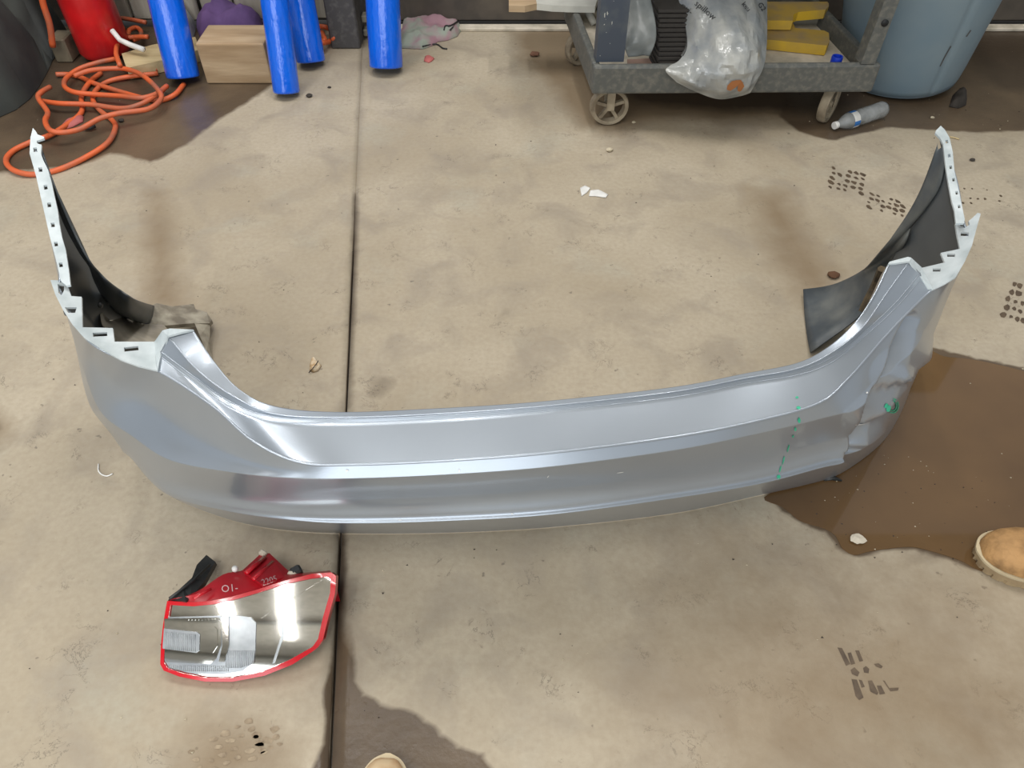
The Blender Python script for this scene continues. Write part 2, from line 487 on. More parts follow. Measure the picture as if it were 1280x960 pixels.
DRT = [([(443, 240), (444.5, 240), (446, 292), (441, 400), (442, 512), (434, 512), (437, 400)], 0.02),
       ([(424, 668), (434, 668), (430, 740), (428, 800), (436, 870), (424, 960), (412, 960), (418, 860), (418, 740)], 0.025),
       ([(0, 60), (90, 40), (250, 20), (250, 110), (230, 120), (60, 160), (0, 150)], 0.35),
       ([(740, 60), (1090, 60), (1080, 135), (1000, 140), (900, 138), (790, 128)], 0.14),
       ([(1190, 30), (1300, 30), (1300, 120), (1240, 110)], 0.2),
       ([(448, 478), (470, 466), (500, 470), (498, 490), (470, 505), (450, 500)], .05, .5), ([(982, 822), (996, 814), (1012, 820), (1006, 834), (988, 836)], .05, .55),
       ([(662, 252), (672, 252), (690, 262), (684, 268), (670, 264)], .04, .5), ([(735, 346), (742, 344), (800, 378), (850, 408), (846, 413), (790, 384)], .03, .35),
       ([(620, 386), (636, 378), (650, 382), (640, 398), (616, 414)], .05, .4), ([(1012, 700), (1030, 712), (1044, 736), (1030, 744), (1016, 722)], .07, .45),
       ([(470, 880), (500, 884), (540, 912), (500, 930), (440, 900)], .1, .4), ([(-40, 520), (4, 522), (8, 534), (-4, 548), (-40, 550)], .05, .6),
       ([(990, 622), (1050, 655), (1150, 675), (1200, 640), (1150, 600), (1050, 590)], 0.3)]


def slab(name, x_of, base):
    nu, nv = 150, 210; ys = np.linspace(-1.2, WALL_Y, nv)
    U = np.linspace(0, 1, nu)
    X = np.array([x_of(u, ys) for u in U]).T; Y = np.repeat(ys[:, None], nu, 1)
    st = np.zeros((nv, nu, 4)); st[..., 3] = 1
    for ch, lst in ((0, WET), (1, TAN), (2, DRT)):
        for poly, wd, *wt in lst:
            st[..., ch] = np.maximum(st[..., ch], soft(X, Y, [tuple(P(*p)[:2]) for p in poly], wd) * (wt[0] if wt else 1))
    mb = MB(fix=False)
    mb.grid([[(X[j, i], Y[j, i], 0.0) for i in range(nu)] for j in range(nv)])
    n0 = len(mb.v)
    edge = [j * nu + (nu - 1 if base < 0 else 0) for j in range(nv)]       # side wall down into the joint
    mb.v += [mb.v[e] + Vector((0, 0, -0.035)) for e in edge]
    for j in range(nv - 1):
        f = [edge[j], edge[j + 1], n0 + j + 1, n0 + j]; mb.f.append(f if base > 0 else f[::-1]); mb.m.append(0)
    o = obj(name, mb, M_FLOOR, floor)
    ca = o.data.color_attributes.new('stain_shade', 'FLOAT_COLOR', 'POINT')
    arr = np.zeros((len(mb.v), 4)); arr[:n0] = st.reshape(-1, 4); arr[n0:] = (0, 0, 1, 1)
    ca.data.foreach_set('color', arr.astype(np.float32).ravel())
    return o


mb = MB(); mb.box((0, 0.8, -0.06), (9, 6.4, 0.05))
floor = struct(obj('floor', mb, M_DARKST, None, False))
jw = lambda y: .0008 + .0032 * np.clip((2.15 - y) / .35, 0, 1)
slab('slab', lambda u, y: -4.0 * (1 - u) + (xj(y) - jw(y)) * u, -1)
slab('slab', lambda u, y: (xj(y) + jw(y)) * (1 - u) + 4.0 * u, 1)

mb = MB(); mb.box((-2.6, WALL_Y + 0.12, 1.3), (3.8, 0.08, 2.6))
wall = struct(obj('wall_back', mb, M_DARKST, None, False))
for i, x in enumerate(np.arange(-1.92, -0.78, 0.16)):
    mb = MB(); dy = 0.012 * (i % 3); mb.box((x + 0.08, WALL_Y + 0.055 - dy, 1.25), (0.147, 0.035, 2.46), None, 0.008)
    obj('board', mb, M_BOARD, wall, False)
mb = MB(); mb.box((-0.735, WALL_Y - 0.09, 1.3), (0.13, 0.30, 2.6), None, 0.006)
post = struct(obj('trim_1', mb, M_STEEL, None, False)); post['label'] = 'dark speckled steel post between board wall and door'
for zz in (0.03, 0.09):
    mb = MB(); mb.box((-0.655, WALL_Y - 0.12, zz), (0.025, 0.05, 0.03), None, 0.004); obj('bracket', mb, M_DOOR, post, False)
mb = MB(); mb.box((1.2, WALL_Y + 0.1, 1.3), (3.7, 0.05, 2.4))
door = struct(obj('door_1', mb, M_DARKST, None, False))
z = 0.175
for k in range(4):
    mb = MB(); mb.box((1.2, WALL_Y + 0.055, z + 0.3), (3.66, 0.04, 0.59), None, 0.012, seg=2); obj('door_panel', mb, M_DOOR, door, False); z += 0.6
mb = MB(); mb.box((1.2, WALL_Y + 0.045, 0.145), (3.66, 0.05, 0.03), None, 0.008); obj('rubber_seal', mb, M_RUBBER, door, False)
mb = MB(); mb.box((1.2, WALL_Y + 0.04, 0.075), (3.66, 0.07, 0.11), None, 0.01); obj('bottom_rail', mb, M_DARKST, door, False)
mb = MB(); mb.box((1.2, WALL_Y - 0.03, 0.008), (3.66, 0.05, 0.016), None, 0.004); obj('threshold_strip', mb, M_DUSTY, door, False)
mb = MB(); mb.box((1.2, WALL_Y - 0.003, 0.013), (3.66, 0.012, 0.02)); obj('threshold_gap', mb, M_RUBBER, door, False)

mb = MB(); mb.box((0, -.7, 4.55), (12, 8.8, .08)); ceil_ = struct(obj('ceiling', mb, mat('painted_deck', (222, 212, 194), .8), None, False))
for y in (-4.2, -2.0, .4, 2.8):
    mb = MB(); mb.box((0, y, 4.42), (11.9, .12, .18), None, .01); obj('beam', mb, M_DOOR, ceil_, False)

V, T = cdt([tuple(p) for p in G2([tuple(q[:2]) for q in cr([(a, b, 0) for a, b in PUDDLE], 4, True)])])
mb = MB(); sheet(mb, V, T, lambda x, y: Vector((x, y, 0.0016)), lambda x, y: Vector((x, y, 0.0004)))
pud = tag(obj('puddle', mb, M_PUDDLE, None, False), 'shallow brown puddle spreading under the right end of the bumper', 'puddle')
pud['kind'] = 'stuff'

# ================================================================== BUMPER
bump_root = thing('bumper', 'silver car rear bumper cover lying on the concrete, right corner dented', 'car bumper', (0.0, 1.15, 0.0))
LPL = lambda off: (Vector((-.9 + off, 1.25, 0)), (.94, .34, 0))
RPL = lambda off: (Vector((.925 - off, 1.4, 0)), (1, 0.03, 0))
Lp = lambda x, y, off=0.0: RP(x, y, *LPL(off))
Rp = lambda x, y, off=0.0: RP(x, y, *RPL(off))
Wd = lambda *a: Vector(a)
zl = lambda x: 0.58 - 0.06 * (x - 64) / 133.0          # left lamp flange
zr = lambda x: 0.52 + 0.06 * (x - 1165) / 57.0         # right lamp flange
zsl = lambda y: 0.69 - 0.105 * (y - 165) / 185.0       # left fender strip
zsr = lambda y: 0.62 - 0.035 * (y - 160) / 118.0       # right fender strip
zc = (.43, .31, .262, .25, .012)


def face(px, zs=zc): return [P(a, b, c) for (a, b), c in zip(px, zs)]


ST = [  # rows: top edge, soft line, hollow, hollow foot, lower crease, bottom edge
    [P(40, 168, zsl(168)), Lp(70, 240), Lp(110, 325), Lp(130, 375), Lp(150, 395), Wd(-.965, 1.43, .10)],
    [P(57, 270, zsl(270)), Wd(-.925, 1.23, .49), Wd(-.925, 1.24, .38), Wd(-.925, 1.25, .28), Wd(-.93, 1.29, .18), Wd(-.925, 1.34, .05)],
    [P(72.5, 338, zsl(338)), P(82, 385, .50), Wd(-.905, 1.2, .36), Wd(-.912, 1.21, .27), Wd(-.915, 1.24, .165), Wd(-.9, 1.28, .04)],
    [P(74, 364, .570), P(84, 397, .49), Wd(-.90, 1.15, .35), Wd(-.91, 1.17, .26), Wd(-.91, 1.2, .16), Wd(-.885, 1.23, .03)],
    [P(105, 422, zl(105)), P(98, 442, .46), P(106, 488, .34), Wd(-.876, 1.05, .25), Wd(-.872, 1.07, .16), Wd(-.84, 1.1, .03)],
    [P(150, 449, zl(150)), P(124, 512, .38), P(128, 527, .32), P(135, 537, .26), Wd(-.825, .995, .18), Wd(-.80, 1.04, .03)],
    [P(197, 463, .52), P(166, 546, .365), P(160, 558, .30), P(160, 567, .25), P(164, 573, .2), Wd(-.75, .985, .03)],
    [P(265, 507, .50)] + face([(213, 575), (203, 597), (204, 612), (207, 617), (226, 627)], (.385, .29, .245, .225, .03)),
    [P(315, 550, .485)] + face([(290, 590), (283, 615), (281, 632), (281, 638), (292, 651)], (.42, .30, .255, .24, .03)),
    [P(374, 577, .46)] + face([(361, 597), (358, 623), (356, 642), (355, 649), (358, 663)]),
    [P(440, 580, .45)] + face([(438, 598), (438, 624), (438, 645), (438, 654), (439, 667)]),
    [P(560, 575, .45)] + face([(560, 593), (560, 620), (560, 642), (560, 651), (560, 666)]),
    [P(690, 565, .45)] + face([(690, 583), (690, 611), (690, 634), (690, 643), (690, 659)]),
    [P(840, 546, .45)] + face([(840, 563), (840, 594), (840, 614), (840, 623), (840, 642)]),
    [P(940, 527, .455)] + face([(942, 543), (945, 575), (947, 596), (948, 605), (950, 619)]),
    [P(1022, 504, .465)] + face([(1030, 522), (1028, 553), (1026, 575), (1025, 585), (1027, 601)]),
    [P(1060, 473, .48)] + face([(1068, 510), (1064, 545), (1060, 567), (1059, 576), (1061, 586)]),
    [P(1102, 425, .495)] + face([(1098, 480), (1092, 518), (1090, 542), (1090, 550), (1100, 556)], (.43, .33, .27, .24, .03)),
    [P(1135, 390, .508)] + face([(1126, 447), (1120, 485), (1118, 510), (1117, 519), (1121, 526)], (.44, .34, .27, .22, .03)),
    [P(1165, 362, .52)] + face([(1157, 410), (1150, 445), (1143, 465), (1139, 478), (1137, 489)], (.44, .34, .27, .2, .04)),
    [P(1196, 342, zr(1196))] + face([(1191, 356), (1180, 385), (1167, 415), (1157, 434), (1149, 443)], (.46, .36, .27, .2, .05)),
    [P(1210, 296, .560), Wd(.935, 1.26, .47), Wd(.945, 1.28, .36), Wd(.945, 1.3, .26), Wd(.915, 1.31, .16), Wd(.88, 1.33, .04)],
    [P(1205, 272, zsr(272) - .01), Wd(.933, 1.3, .5), Wd(.94, 1.32, .38), Wd(.94, 1.34, .28), Wd(.92, 1.36, .18), Wd(.89, 1.39, .05)],
    [P(1196, 222, zsr(222)), Wd(.93, 1.37, .53), Wd(.932, 1.39, .41), Wd(.932, 1.4, .31), Wd(.93, 1.42, .2), Wd(.92, 1.46, .06)],
    [P(1175, 160, .62), Rp(1181, 205), Rp(1174, 235), Rp(1140, 280), Wd(.925, 1.48, .25), Wd(.925, 1.54, .09)],
]
HOL = {5: P(137, 476, .455), 6: P(181, 500, .425), 7: P(238, 545, .41), 8: P(299, 572, .432), 9: P(366, 588.5, .441)}   # shallow hollow above the soft line
for s_ in ST:                                          # the lower edge rests on the floor
    if s_[-1].z < .045: s_[-1] = P(*Q(s_[-1]), .004)
for i, s_ in enumerate(ST): s_.insert(1, HOL.get(i, (s_[0] + s_[1]) / 2))
SUB = 16
cols = [cr([s[r] for s in ST], SUB) for r in range(7)]           # each row as a curve along the bumper
NS = len(cols[0])
TT = [0, .03, .1, .2, .3, .4, .5, .6, .7, .8, .9, .97]


def profile(ctrl, crease, tt=TT):
    out = []; n = len(ctrl)
    for i in range(n - 1):
        b, c = ctrl[i], ctrl[i + 1]
        a = ctrl[i - 1] if i > 0 and i not in crease else b * 2 - c
        d = ctrl[i + 2] if i + 2 < n and (i + 1) not in crease else c * 2 - b
        for t in tt:
            out.append(0.5 * ((2 * b) + (c - a) * t + (2 * a - 5 * b + 4 * c - d) * t * t + (3 * b - a - 3 * c + d) * t ** 3))
    out.append(ctrl[-1]); return out


def pdist(x, y, line):
    d = 1e9
    for (x0, y0), (x1, y1) in zip(line, line[1:]):
        t = max(0, min(1, ((x - x0) * (x1 - x0) + (y - y0) * (y1 - y0)) / ((x1 - x0) ** 2 + (y1 - y0) ** 2)))
        d = min(d, math.hypot(x - x0 - t * (x1 - x0), y - y0 - t * (y1 - y0)))
    return d


def rdist(x, y, line):
    """distance to a line on the photo, negative on its upper side"""
    best = (1e9, 1)
    for (x0, y0), (x1, y1) in zip(line, line[1:]):
        t = max(0, min(1, ((x - x0) * (x1 - x0) + (y - y0) * (y1 - y0)) / ((x1 - x0) ** 2 + (y1 - y0) ** 2)))
        d = math.hypot(x - x0 - t * (x1 - x0), y - y0 - t * (y1 - y0))
        if d < best[0]: best = (d, 1 if (x1 - x0) * (y - y0) - (y1 - y0) * (x - x0) > 0 else -1)
    return best


DENT = [  # crease line, reach on its upper / left side, reach on its lower / right side, depth
    ([(1062, 574), (1070, 535), (1085, 505), (1100, 480), (1120, 435), (1137, 398)], 7, 13, -.020),
    ([(1121, 470), (1136, 459), (1152, 447)], 34, 4.5, .016),
    ([(1077, 529), (1100, 508), (1122, 481)], 26, 5, .018),
    ([(1066, 560), (1085, 552), (1100, 540)], 16, 6, .008)]
face_rows = [profile([cols[r][i] for r in range(7)], (2, 5)) for i in range(NS)]
for i, row in enumerate(face_rows):
    if i < SUB * 15: continue
    for j, p in enumerate(row):
        if j < 3: continue
        x, y = Q(p); s = 0
        for ln, up, dn, dp in DENT:
            d, sg = rdist(x, y, ln); s += dp * max(0, 1 - d / (up if sg < 0 else dn))
        if s: row[j] = p + Vector((.62, -.74, .25)) * s * 1.2 * min(1, (j - 2) / 5) * min(1, (len(row) - 1 - j) / 14)

LEDGE = [  # stations 5..18: inner edge, ridge, groove, groove foot  (top crease shared with the face)
    [(242, 413, .572), (210, 420, .562), (202, 442, .534), (201, 447, .53)],
    [(268, 452, .538), (247, 462, .535), (245, 474, .512), (243, 479, .509)],
    [(300, 487, .513), (293, 495, .511), (290, 505, .494), (288, 510, .492)],
    [(345, 508, .49), (343, 516, .492), (342, 523, .477), (340, 528, .475)],
    [(425, 515, .483), (425, 520.5, .486), (425, 526, .476), (425, 530, .473)],
    [(555, 510, .483), (555, 515.5, .486), (555, 521, .476), (555, 525, .473)],
    [(685, 501, .483), (685, 506, .486), (685, 511, .476), (685, 515, .473)],
    [(840, 484, .483), (840, 489, .486), (840, 494, .476), (840, 498, .473)],
    [(930, 467, .486), (930, 472, .489), (930, 477, .478), (930, 481, .475)],
    [(995, 454, .493), (995, 460, .496), (996, 466, .484), (997, 470, .481)],
    [(1033, 435, .505), (1036, 442, .507), (1039, 449, .492), (1041, 453, .49)],
    [(1066, 406, .526), (1076, 411, .526), (1083, 414, .506), (1086, 417, .503)],
    [(1090, 372, .55), (1107, 368, .548), (1119, 380, .522), (1122, 383, .518)],
    [(1110, 330, .575), (1137, 326, .572), (1149, 344, .54), (1152, 348, .534)]]
lc = [cr([P(*s[r]) + Vector((0, 0, (0, -.002, .005, .003)[r])) for s in LEDGE], SUB) for r in range(4)]
lip = [p + Vector((0, .006, -.03)) for p in lc[0]]
i0 = SUB * 6
ledge_rows = []
for i in range(len(lc[0])):
    ctrl = [lip[i]] + [lc[r][i] for r in range(4)] + [face_rows[i0 + i][0]]
    ledge_rows.append(profile(ctrl, (0, 1, 2, 3, 4, 5), [0, .1, .3, .5, .7, .9, .965]))
skin = MB(fix=False)
skin.grid(face_rows)
skin.grid([r[::1] for r in ledge_rows])
bm = bmesh.new()
vv = [bm.verts.new(v) for v in skin.v]
for f in skin.f:
    try: bm.faces.new([vv[i] for i in f])
    except ValueError: pass
bmesh.ops.remove_doubles(bm, verts=bm.verts, dist=0.00005)
bm.normal_update(); bm.faces.ensure_lookup_table()
# outward = away from the middle of the arc
flip = [f for f in bm.faces]
mid = min(flip, key=lambda f: (f.calc_center_median() - Vector((0, .77, .3))).length)
bmesh.ops.recalc_face_normals(bm, faces=bm.faces)
mid.normal_update()
if mid.normal.y > 0: bmesh.ops.reverse_faces(bm, faces=bm.faces)
bm.verts.index_update()
skin2 = MB(fix=False); skin2.add([v.co.copy() for v in bm.verts], [[v.index for v in f.verts] for f in bm.faces]); bm.free()
for ln, r_, dz in ((lc[1], .0016, -.0004), (lc[2], .0014, -.0003), (lc[3], .0012, -.0003), ([row[0] for row in face_rows[i0:i0 + len(lc[0])]], .0026, -.0012)):
    mb = MB(); mb.tube([p + Vector((0, 0, dz)) for p in ln], r_, 10); obj('crease_bead', mb, M_PAINT, bump_root)
cover = obj('outer_cover', skin2, [M_PAINT, M_BLACKPL], bump_root)
sm = cover.modifiers.new('thickness', 'SOLIDIFY'); sm.thickness = 0.004; sm.offset = -1
sm.material_offset = 1; sm.material_offset_rim = 0
skin_tree = bvh(skin2)


def stripe_holes(pts, w_, h_, ang):
    out = []
    for (x, y) in pts:
        a = math.radians(ang)
        out.append([(x + dx * math.cos(a) - dy * math.sin(a), y + dx * math.sin(a) + dy * math.cos(a)) for dx, dy in
                    ((-w_, -h_), (w_, -h_), (w_, h_), (-w_, h_))])
    return out


# stepped lamp flanges and perforated fender strips
fl = [(63, 350), (82, 350.5), (89, 370), (102, 371), (103, 409), (141, 410), (143, 427), (193, 427), (195, 455), (197, 463), (172, 457), (150, 449),
      (126, 436), (105, 422), (90, 405), (78, 386), (69, 368)]
mb = plate(fl, lambda x, y: zl(x) + 0.003, .004, [[(72, 355), (80, 356), (80, 363), (77, 369), (73, 366)], [(81, 384), (96, 384), (94, 391), (85, 391)],
           stripe_holes([(125, 418)], 9, 2.4, -3)[0], stripe_holes([(164, 436)], 9, 2.6, -6)[0]])
obj('lamp_flange', mb, M_PRIMER, bump_root, False)
fr = [(1194, 279), (1199, 278), (1206, 284), (1212, 281), (1211, 276), (1216, 272), (1222, 266), (1226, 267), (1220, 288), (1215, 307), (1206, 327), (1195, 346),
      (1182, 354), (1165, 362), (1158, 355), (1151, 335), (1181, 328), (1176, 316), (1200, 311), (1196, 292)]
mb = plate(fr, lambda x, y: zr(x) + 0.003, .004, [stripe_holes([(1206, 292.5)], 5, 2.4, 3)[0], stripe_holes([(1189, 319)], 5, 1.9, 0)[0], stripe_holes([(1171, 337.5)], 5, 1.9, 0)[0],
           stripe_holes([(1202, 281)], 1.5, 1.5, 10)[0]])
obj('lamp_flange', mb, M_PRIMER, bump_root, False)
sl = [(41, 160), (44, 163), (47, 168), (55, 171), (55, 173), (46, 176), (46, 179), (52, 181), (51, 192), (54, 200), (60, 212), (64, 226), (68, 245), (72, 262), (74, 278), (77, 295), (82, 312),
      (86, 338), (88, 356), (83, 357), (76, 351), (70, 325), (62, 295), (53, 255), (45, 220), (37, 192), (38, 172)]
mb = plate(sl, lambda x, y: zsl(y) + 0.003, .004, stripe_holes([(44, 187), (50.5, 212), (57, 234), (61.5, 256), (66, 281), (70, 305), (76, 331)], 2.3, 2.8, -6))
obj('fender_strip', mb, M_PRIMER, bump_root, False)
sr = [(1176, 157), (1181, 162), (1187, 172), (1191, 190), (1193, 213), (1199, 240), (1206, 274), (1205, 279), (1195, 279), (1193, 262), (1190, 252), (1186, 231), (1182, 207), (1179, 180),
      (1175, 172), (1169, 166), (1170, 163)]
mb = plate(sr, lambda x, y: zsr(y) + 0.003, .004, stripe_holes([(1183.5, 177), (1186.5, 194.5), (1188.5, 209), (1192, 224.5), (1196, 241), (1199, 258)], 1.6, 2.1, -8))
obj('fender_strip', mb, M_PRIMER, bump_root, False)
o_, zf_ = zlist([(242, 412, .575), (226, 415.5, .572), (210, 420, .565), (207, 432, .548), (202, 442, .537), (199, 452, .53), (197, 464, .522), (193, 455, .52), (193, 427, .525), (196, 423, .535), (203, 413, .56), (212, 410.5, .57)])
obj('lamp_pocket_wall', plate(o_, zf_, .004), M_PRIMER, bump_root, False)
o_, zf_ = zlist([(1110, 330, .577), (1112, 327, .577), (1135, 321, .577), (1139, 322, .575), (1152, 334, .545), (1166, 361, .523), (1160, 361, .523), (1149, 344, .542), (1137, 326.5, .574)])
obj('lamp_pocket_wall', plate(o_, zf_, .004), M_PRIMER, bump_root, False)


def lip_strip(J, I, mats, name):
    a, b = cr(J, 6), cr(I, 6); rows = []
    for p, q in zip(a, b):
        rows.append([p.lerp(q, t) + Vector((0, 0, -.012 * math.sin(math.pi * t))) for t in (0, .2, .4, .6, .8, 1)])
    mb = MB(fix=False); mb.grid(rows); o = obj(name, mb, mats, bump_root)
    s = o.modifiers.new('thickness', 'SOLIDIFY'); s.thickness = .004; s.offset = 0
    return o


zfl = lambda v, m=.012: Vector((v.x, v.y, max(m, v.z)))
J = [Lp(44, 182, .006), Lp(62, 228, .006), Lp(80, 278, .006), Lp(99, 314, .006), Lp(112, 333, .006), Lp(119, 352, .008), P(134, 379, .30), P(154, 396, .21), P(184, 406, .11)]
I = [Lp(52, 188, .01), Lp(67, 230, .02), Lp(90, 285, .03), Lp(111, 325, .045), Lp(124, 341, .05), Lp(135, 352, .06), Lp(150, 363, .07), Lp(168, 374, .085), P(192, 382, .10)]
lip_strip(J, I, M_BLACKPL, 'wheel_arch_lip')
J = [Rp(1180, 182, .004), Rp(1181, 205, .006), Rp(1174, 235, .006), Rp(1158, 260, .006), Rp(1140, 282, .006), Rp(1131, 305, .01), P(1118, 330, .27), P(1080, 390, .12), P(1013, 441, .015)]
I = [Rp(1172, 179, .01), Rp(1165, 202, .012), Rp(1150, 240, .015), Rp(1130, 275, .02), Rp(1100, 315, .03), P(1077, 339, .16), P(1050, 353, .08), P(1028, 359, .04), P(1004, 362, .02)]
lip_strip(J, I, M_LINER, 'wheel_arch_lip')
# dust-caked lower left inside and its bracket
o_, zf_ = zlist([(120, 362, .33), (127, 405, .31), (143, 428, .28), (193, 430, .16), (215, 418, .1), (205, 406, .1), (178, 405, .13), (150, 394, .23), (130, 375, .31)])
obj('inner_side_panel', plate(o_, zf_, .004), M_DUSTY, bump_root, True)
o_, zf_ = zlist([(178, 386, .11), (196, 379, .095), (215, 383, .075), (242, 380, .05), (244, 386, .05), (258, 390, .04), (265, 400, .03), (262, 404, .045), (243, 404, .06), (205, 407, .09), (196, 408, .095), (176, 406, .1)])
obj('lower_bracket', plate(o_, zf_, .012), M_DUST2, bump_root, False)
o_, zf_ = zlist([(243, 404, .06), (263, 401, .04), (262, 420, .03), (264, 440, .012), (266, 452, .004), (258, 440, .03), (250, 420, .05)])
obj('lower_bracket', plate(o_, zf_, .003), M_DUST2, bump_root, False)
mb = MB(); p = Lp(123, 381, .02); mb.lathe([(.004, 0), (.007, .002), (.007, .006), (.003, .009)], Matrix.Translation(p) @ Matrix.Rotation(math.pi / 2, 4, 'Y'), 10)
obj('screw', mb, M_BLACK, bump_root)
mb = MB(); mb.tube(cr([P(1102, 336, .50), P(1094, 356, .45), P(1084, 376, .42), P(1078, 390, .4)], 4), [.008] * 13, 6); obj('foam_strip', mb, mat('brown_foam', (92, 78, 56), .9, 0, (60, 52, 40), 60), bump_root, False)
# green marker on the paint
polys = [blob(996, 497, 4, 3), blob(998, 510, 6, 4.5), blob(998.5, 525, 3.4, 7), blob(994, 536, 3, 5), blob(991, 545, 2, 4, 20), blob(985, 560, 1.6, 10, 15),
         blob(979, 575, 1.6, 12, 15), blob(975, 586, 1.6, 9, 15), blob(973, 596, 4.5, 6), blob(1110, 510, 6, 9, 20), blob(1107, 507, 4, 7, 20)]
for r in (5, 7.5):
    for k in range(7):
        a = math.radians(-80 + k * 28); b = math.radians(-80 + (k + 1) * 28)
        q = lambda t, e: (1115 + (r + e) * math.cos(t), 507 + (r + 1.5 + e) * math.sin(t))
        polys.append([q(a, -.7), q(b, -.7), q(b, .7), q(a, .7)])
o = obj('marker_line', decal(skin_tree, polys, .0012), M_GREEN, bump_root); o['label'] = 'green marker line and loop on the dented side'; o['kind'] = 'stuff'
polys = [blob(434, 588, 4, 2.5), blob(574, 588, 2, 4), blob(640, 642, 3, 1.6), blob(500, 650, 5, 1), blob(685, 595, 4, 1, -50), blob(775, 590, 10, 1, -8),
         blob(1083, 491, 3, 2.4), blob(1075, 530, 14, 1, -8), blob(805, 480, 3, 2)]
o = obj('paint_chip', decal(skin_tree, polys, .0012), M_WHITE, bump_root); o['label'] = 'white chips and scratches in the paint'; o['kind'] = 'stuff'

# ================================================================== TAIL LAMP
lamp = thing('tail_light', 'loose red and clear car tail light lying face up below the bumper', 'tail light', tuple(P(300, 830, 0)))
tl = math.radians(30)
LP0 = P(300, 852, .012); LN = Vector((0, -math.sin(tl), math.cos(tl)))


def LS(px, py, off=0.0):
    bx, by = (px - 308) / 112, (py - 786) / 68
    return RP(px, py, LP0, LN) + LN * (off + .016 * max(0, 1 - .65 * bx * bx - .6 * by * by) - .006)


OUT = [(210.5, 751), (244, 752.5), (268, 750.5), (292.5, 745.5), (323, 737), (356, 726), (389, 717.5), (414, 715.5), (420, 720), (419, 742), (411, 773), (405, 799), (399, 808), (393, 813),
       (367, 830), (332, 844), (292.5, 851.5), (257.5, 851.5), (225, 845.5), (205, 838), (201, 830), (203, 806), (206, 780)]
INN = [(215, 756), (244, 757.5), (270, 755), (295, 749.5), (324, 741), (357, 730), (389, 723), (408, 721), (413, 724), (413, 741), (405, 771), (399, 798), (392, 808),
       (364, 824), (330, 839), (292, 846.5), (258, 846.5), (228, 841), (209, 834), (206, 828), (208, 806), (211, 780)]


def dense(loop, step=4.0):
    out = []
    for (x0, y0), (x1, y1) in zip(loop, loop[1:] + loop[:1]):
        n = max(1, int(math.hypot(x1 - x0, y1 - y0) / step))
        out += [(x0 + (x1 - x0) * k / n, y0 + (y1 - y0) * k / n) for k in range(n)]
    return out


def lens_plate(name, loop, off, thick, m, holes=(), step=5.0, parent=lamp):
    lp = dense(loop); xs = [p[0] for p in lp]; ys = [p[1] for p in lp]; ex = []
    for x in np.arange(min(xs), max(xs), step):
        for y in np.arange(min(ys), max(ys), step):
            if inpoly(x, y, lp) and not any(inpoly(x, y, h) for h in holes): ex.append((x, y))
    V, T = cdt(lp, [dense(h) for h in holes], ex)
    mb = MB(); sheet(mb, V, T, lambda x, y: LS(x, y, off), lambda x, y: LS(x, y, off - thick))
    return obj(name, mb, m, parent, True, angle=40)


lens_plate('lens_rim', OUT, .006, .02, M_LENSRED, [INN])
chrome = lens_plate('reflector', INN, .002, .014, M_CHROME)
lens_plate('fluted_lens', [(208, 771), (240, 770), (300, 768.5), (316, 771), (323, 778), (322, 812), (318, 828), (305, 838), (280, 842), (240, 841), (212, 834), (207, 826)], .005, .003, M_FROST)
lens_plate('inner_bezel', [(208, 773), (277, 771), (281, 776), (280, 806), (274, 822), (266, 829), (208, 827)], .0075, .003, M_CHROME)
lens_plate('window_square', [(208, 785), (250, 789), (254, 792), (253, 812), (249, 815), (206, 810)], .0095, .003, M_FROST)
lens_plate('bezel_side', [(255, 790), (272, 782), (276, 786), (276, 806), (270, 815), (255, 813)], .0095, .003, M_CHROME)
lens_plate('lens_bar', [(281, 770), (289, 770), (290, 806), (284, 826), (277, 826), (282, 806)], .0085, .003, M_CHROME)
lens_plate('lens_seam', [(355, 750), (358, 750), (357, 795), (345, 828), (342, 829), (354, 793)], .0035, .002, M_FROST)
lens_plate('reflector_ridge', [(326, 768), (362, 746), (398, 724), (404, 724), (366, 748), (328, 773)], .004, .002, M_CHROME)
for k in range(9):
    x = 238 + k * 4.3; lens_plate('light_pip', blob(x, 773.6, 3, 3, 0, 6, 0), .0095, .002, M_CHROME, step=9)
# fine flutes on the frosted windows
mb = MB()
for k in range(16):
    x = 211 + k * 2.5
    mb.tube([LS(x, 789 + k * .2, .0098), LS(x - .5, 811 + k * .15, .0098)], .0009, 4)
for k in range(16):
    x = 286 + k * 2.3
    mb.tube([LS(x, 812, .0054), LS(x - 1, 834 - max(0, k - 8) * .8, .0054)], .0009, 4)
for k in range(30):
    x = 212 + k * 2.6
    mb.tube([LS(x, 831, .0054), LS(x, 838.5, .0054)], .0009, 4)
o = obj('flutes', mb, M_FROST, lamp); o['kind'] = 'stuff'
# housing behind the lens, sloping back to the floor
TOP = [(211, 751), (244, 752.5), (268, 750), (292.5, 745), (323, 737), (356, 726), (389, 717.5), (414, 716)]
BACK = [(226, 749), (252, 736), (279, 718), (303, 713), (330, 703), (356, 715), (388, 717), (412, 714)]
t_ = cr([LS(x, y, .004) for x, y in TOP], 4)
zb = [.09, .085, .08, .075, .07, .065, .062, .06]
b_ = cr([P(x, y, q) for (x, y), q in zip(BACK, zb)], 4)
rows = [t_, [a.lerp(b, .5) + Vector((0, 0, .006)) for a, b in zip(t_, b_)], b_, [p + Vector((0, .012, -max(0.01, p.z - .002))) for p in b_],
        [Vector((a.x, a.y - .005, .002)) for a in t_]]
mb = MB(); mb.grid(rows, close_v=True); n = len(t_); k = [[r * n for r in range(5)], [r * n + n - 1 for r in range(5)]]
mb.f += [k[0], k[1][::-1]]; mb.m += [0, 0]
housing = obj('housing', mb, M_HOUSING, lamp, True, angle=35)
hs_v, hs_f = list(mb.v), list(mb.f)
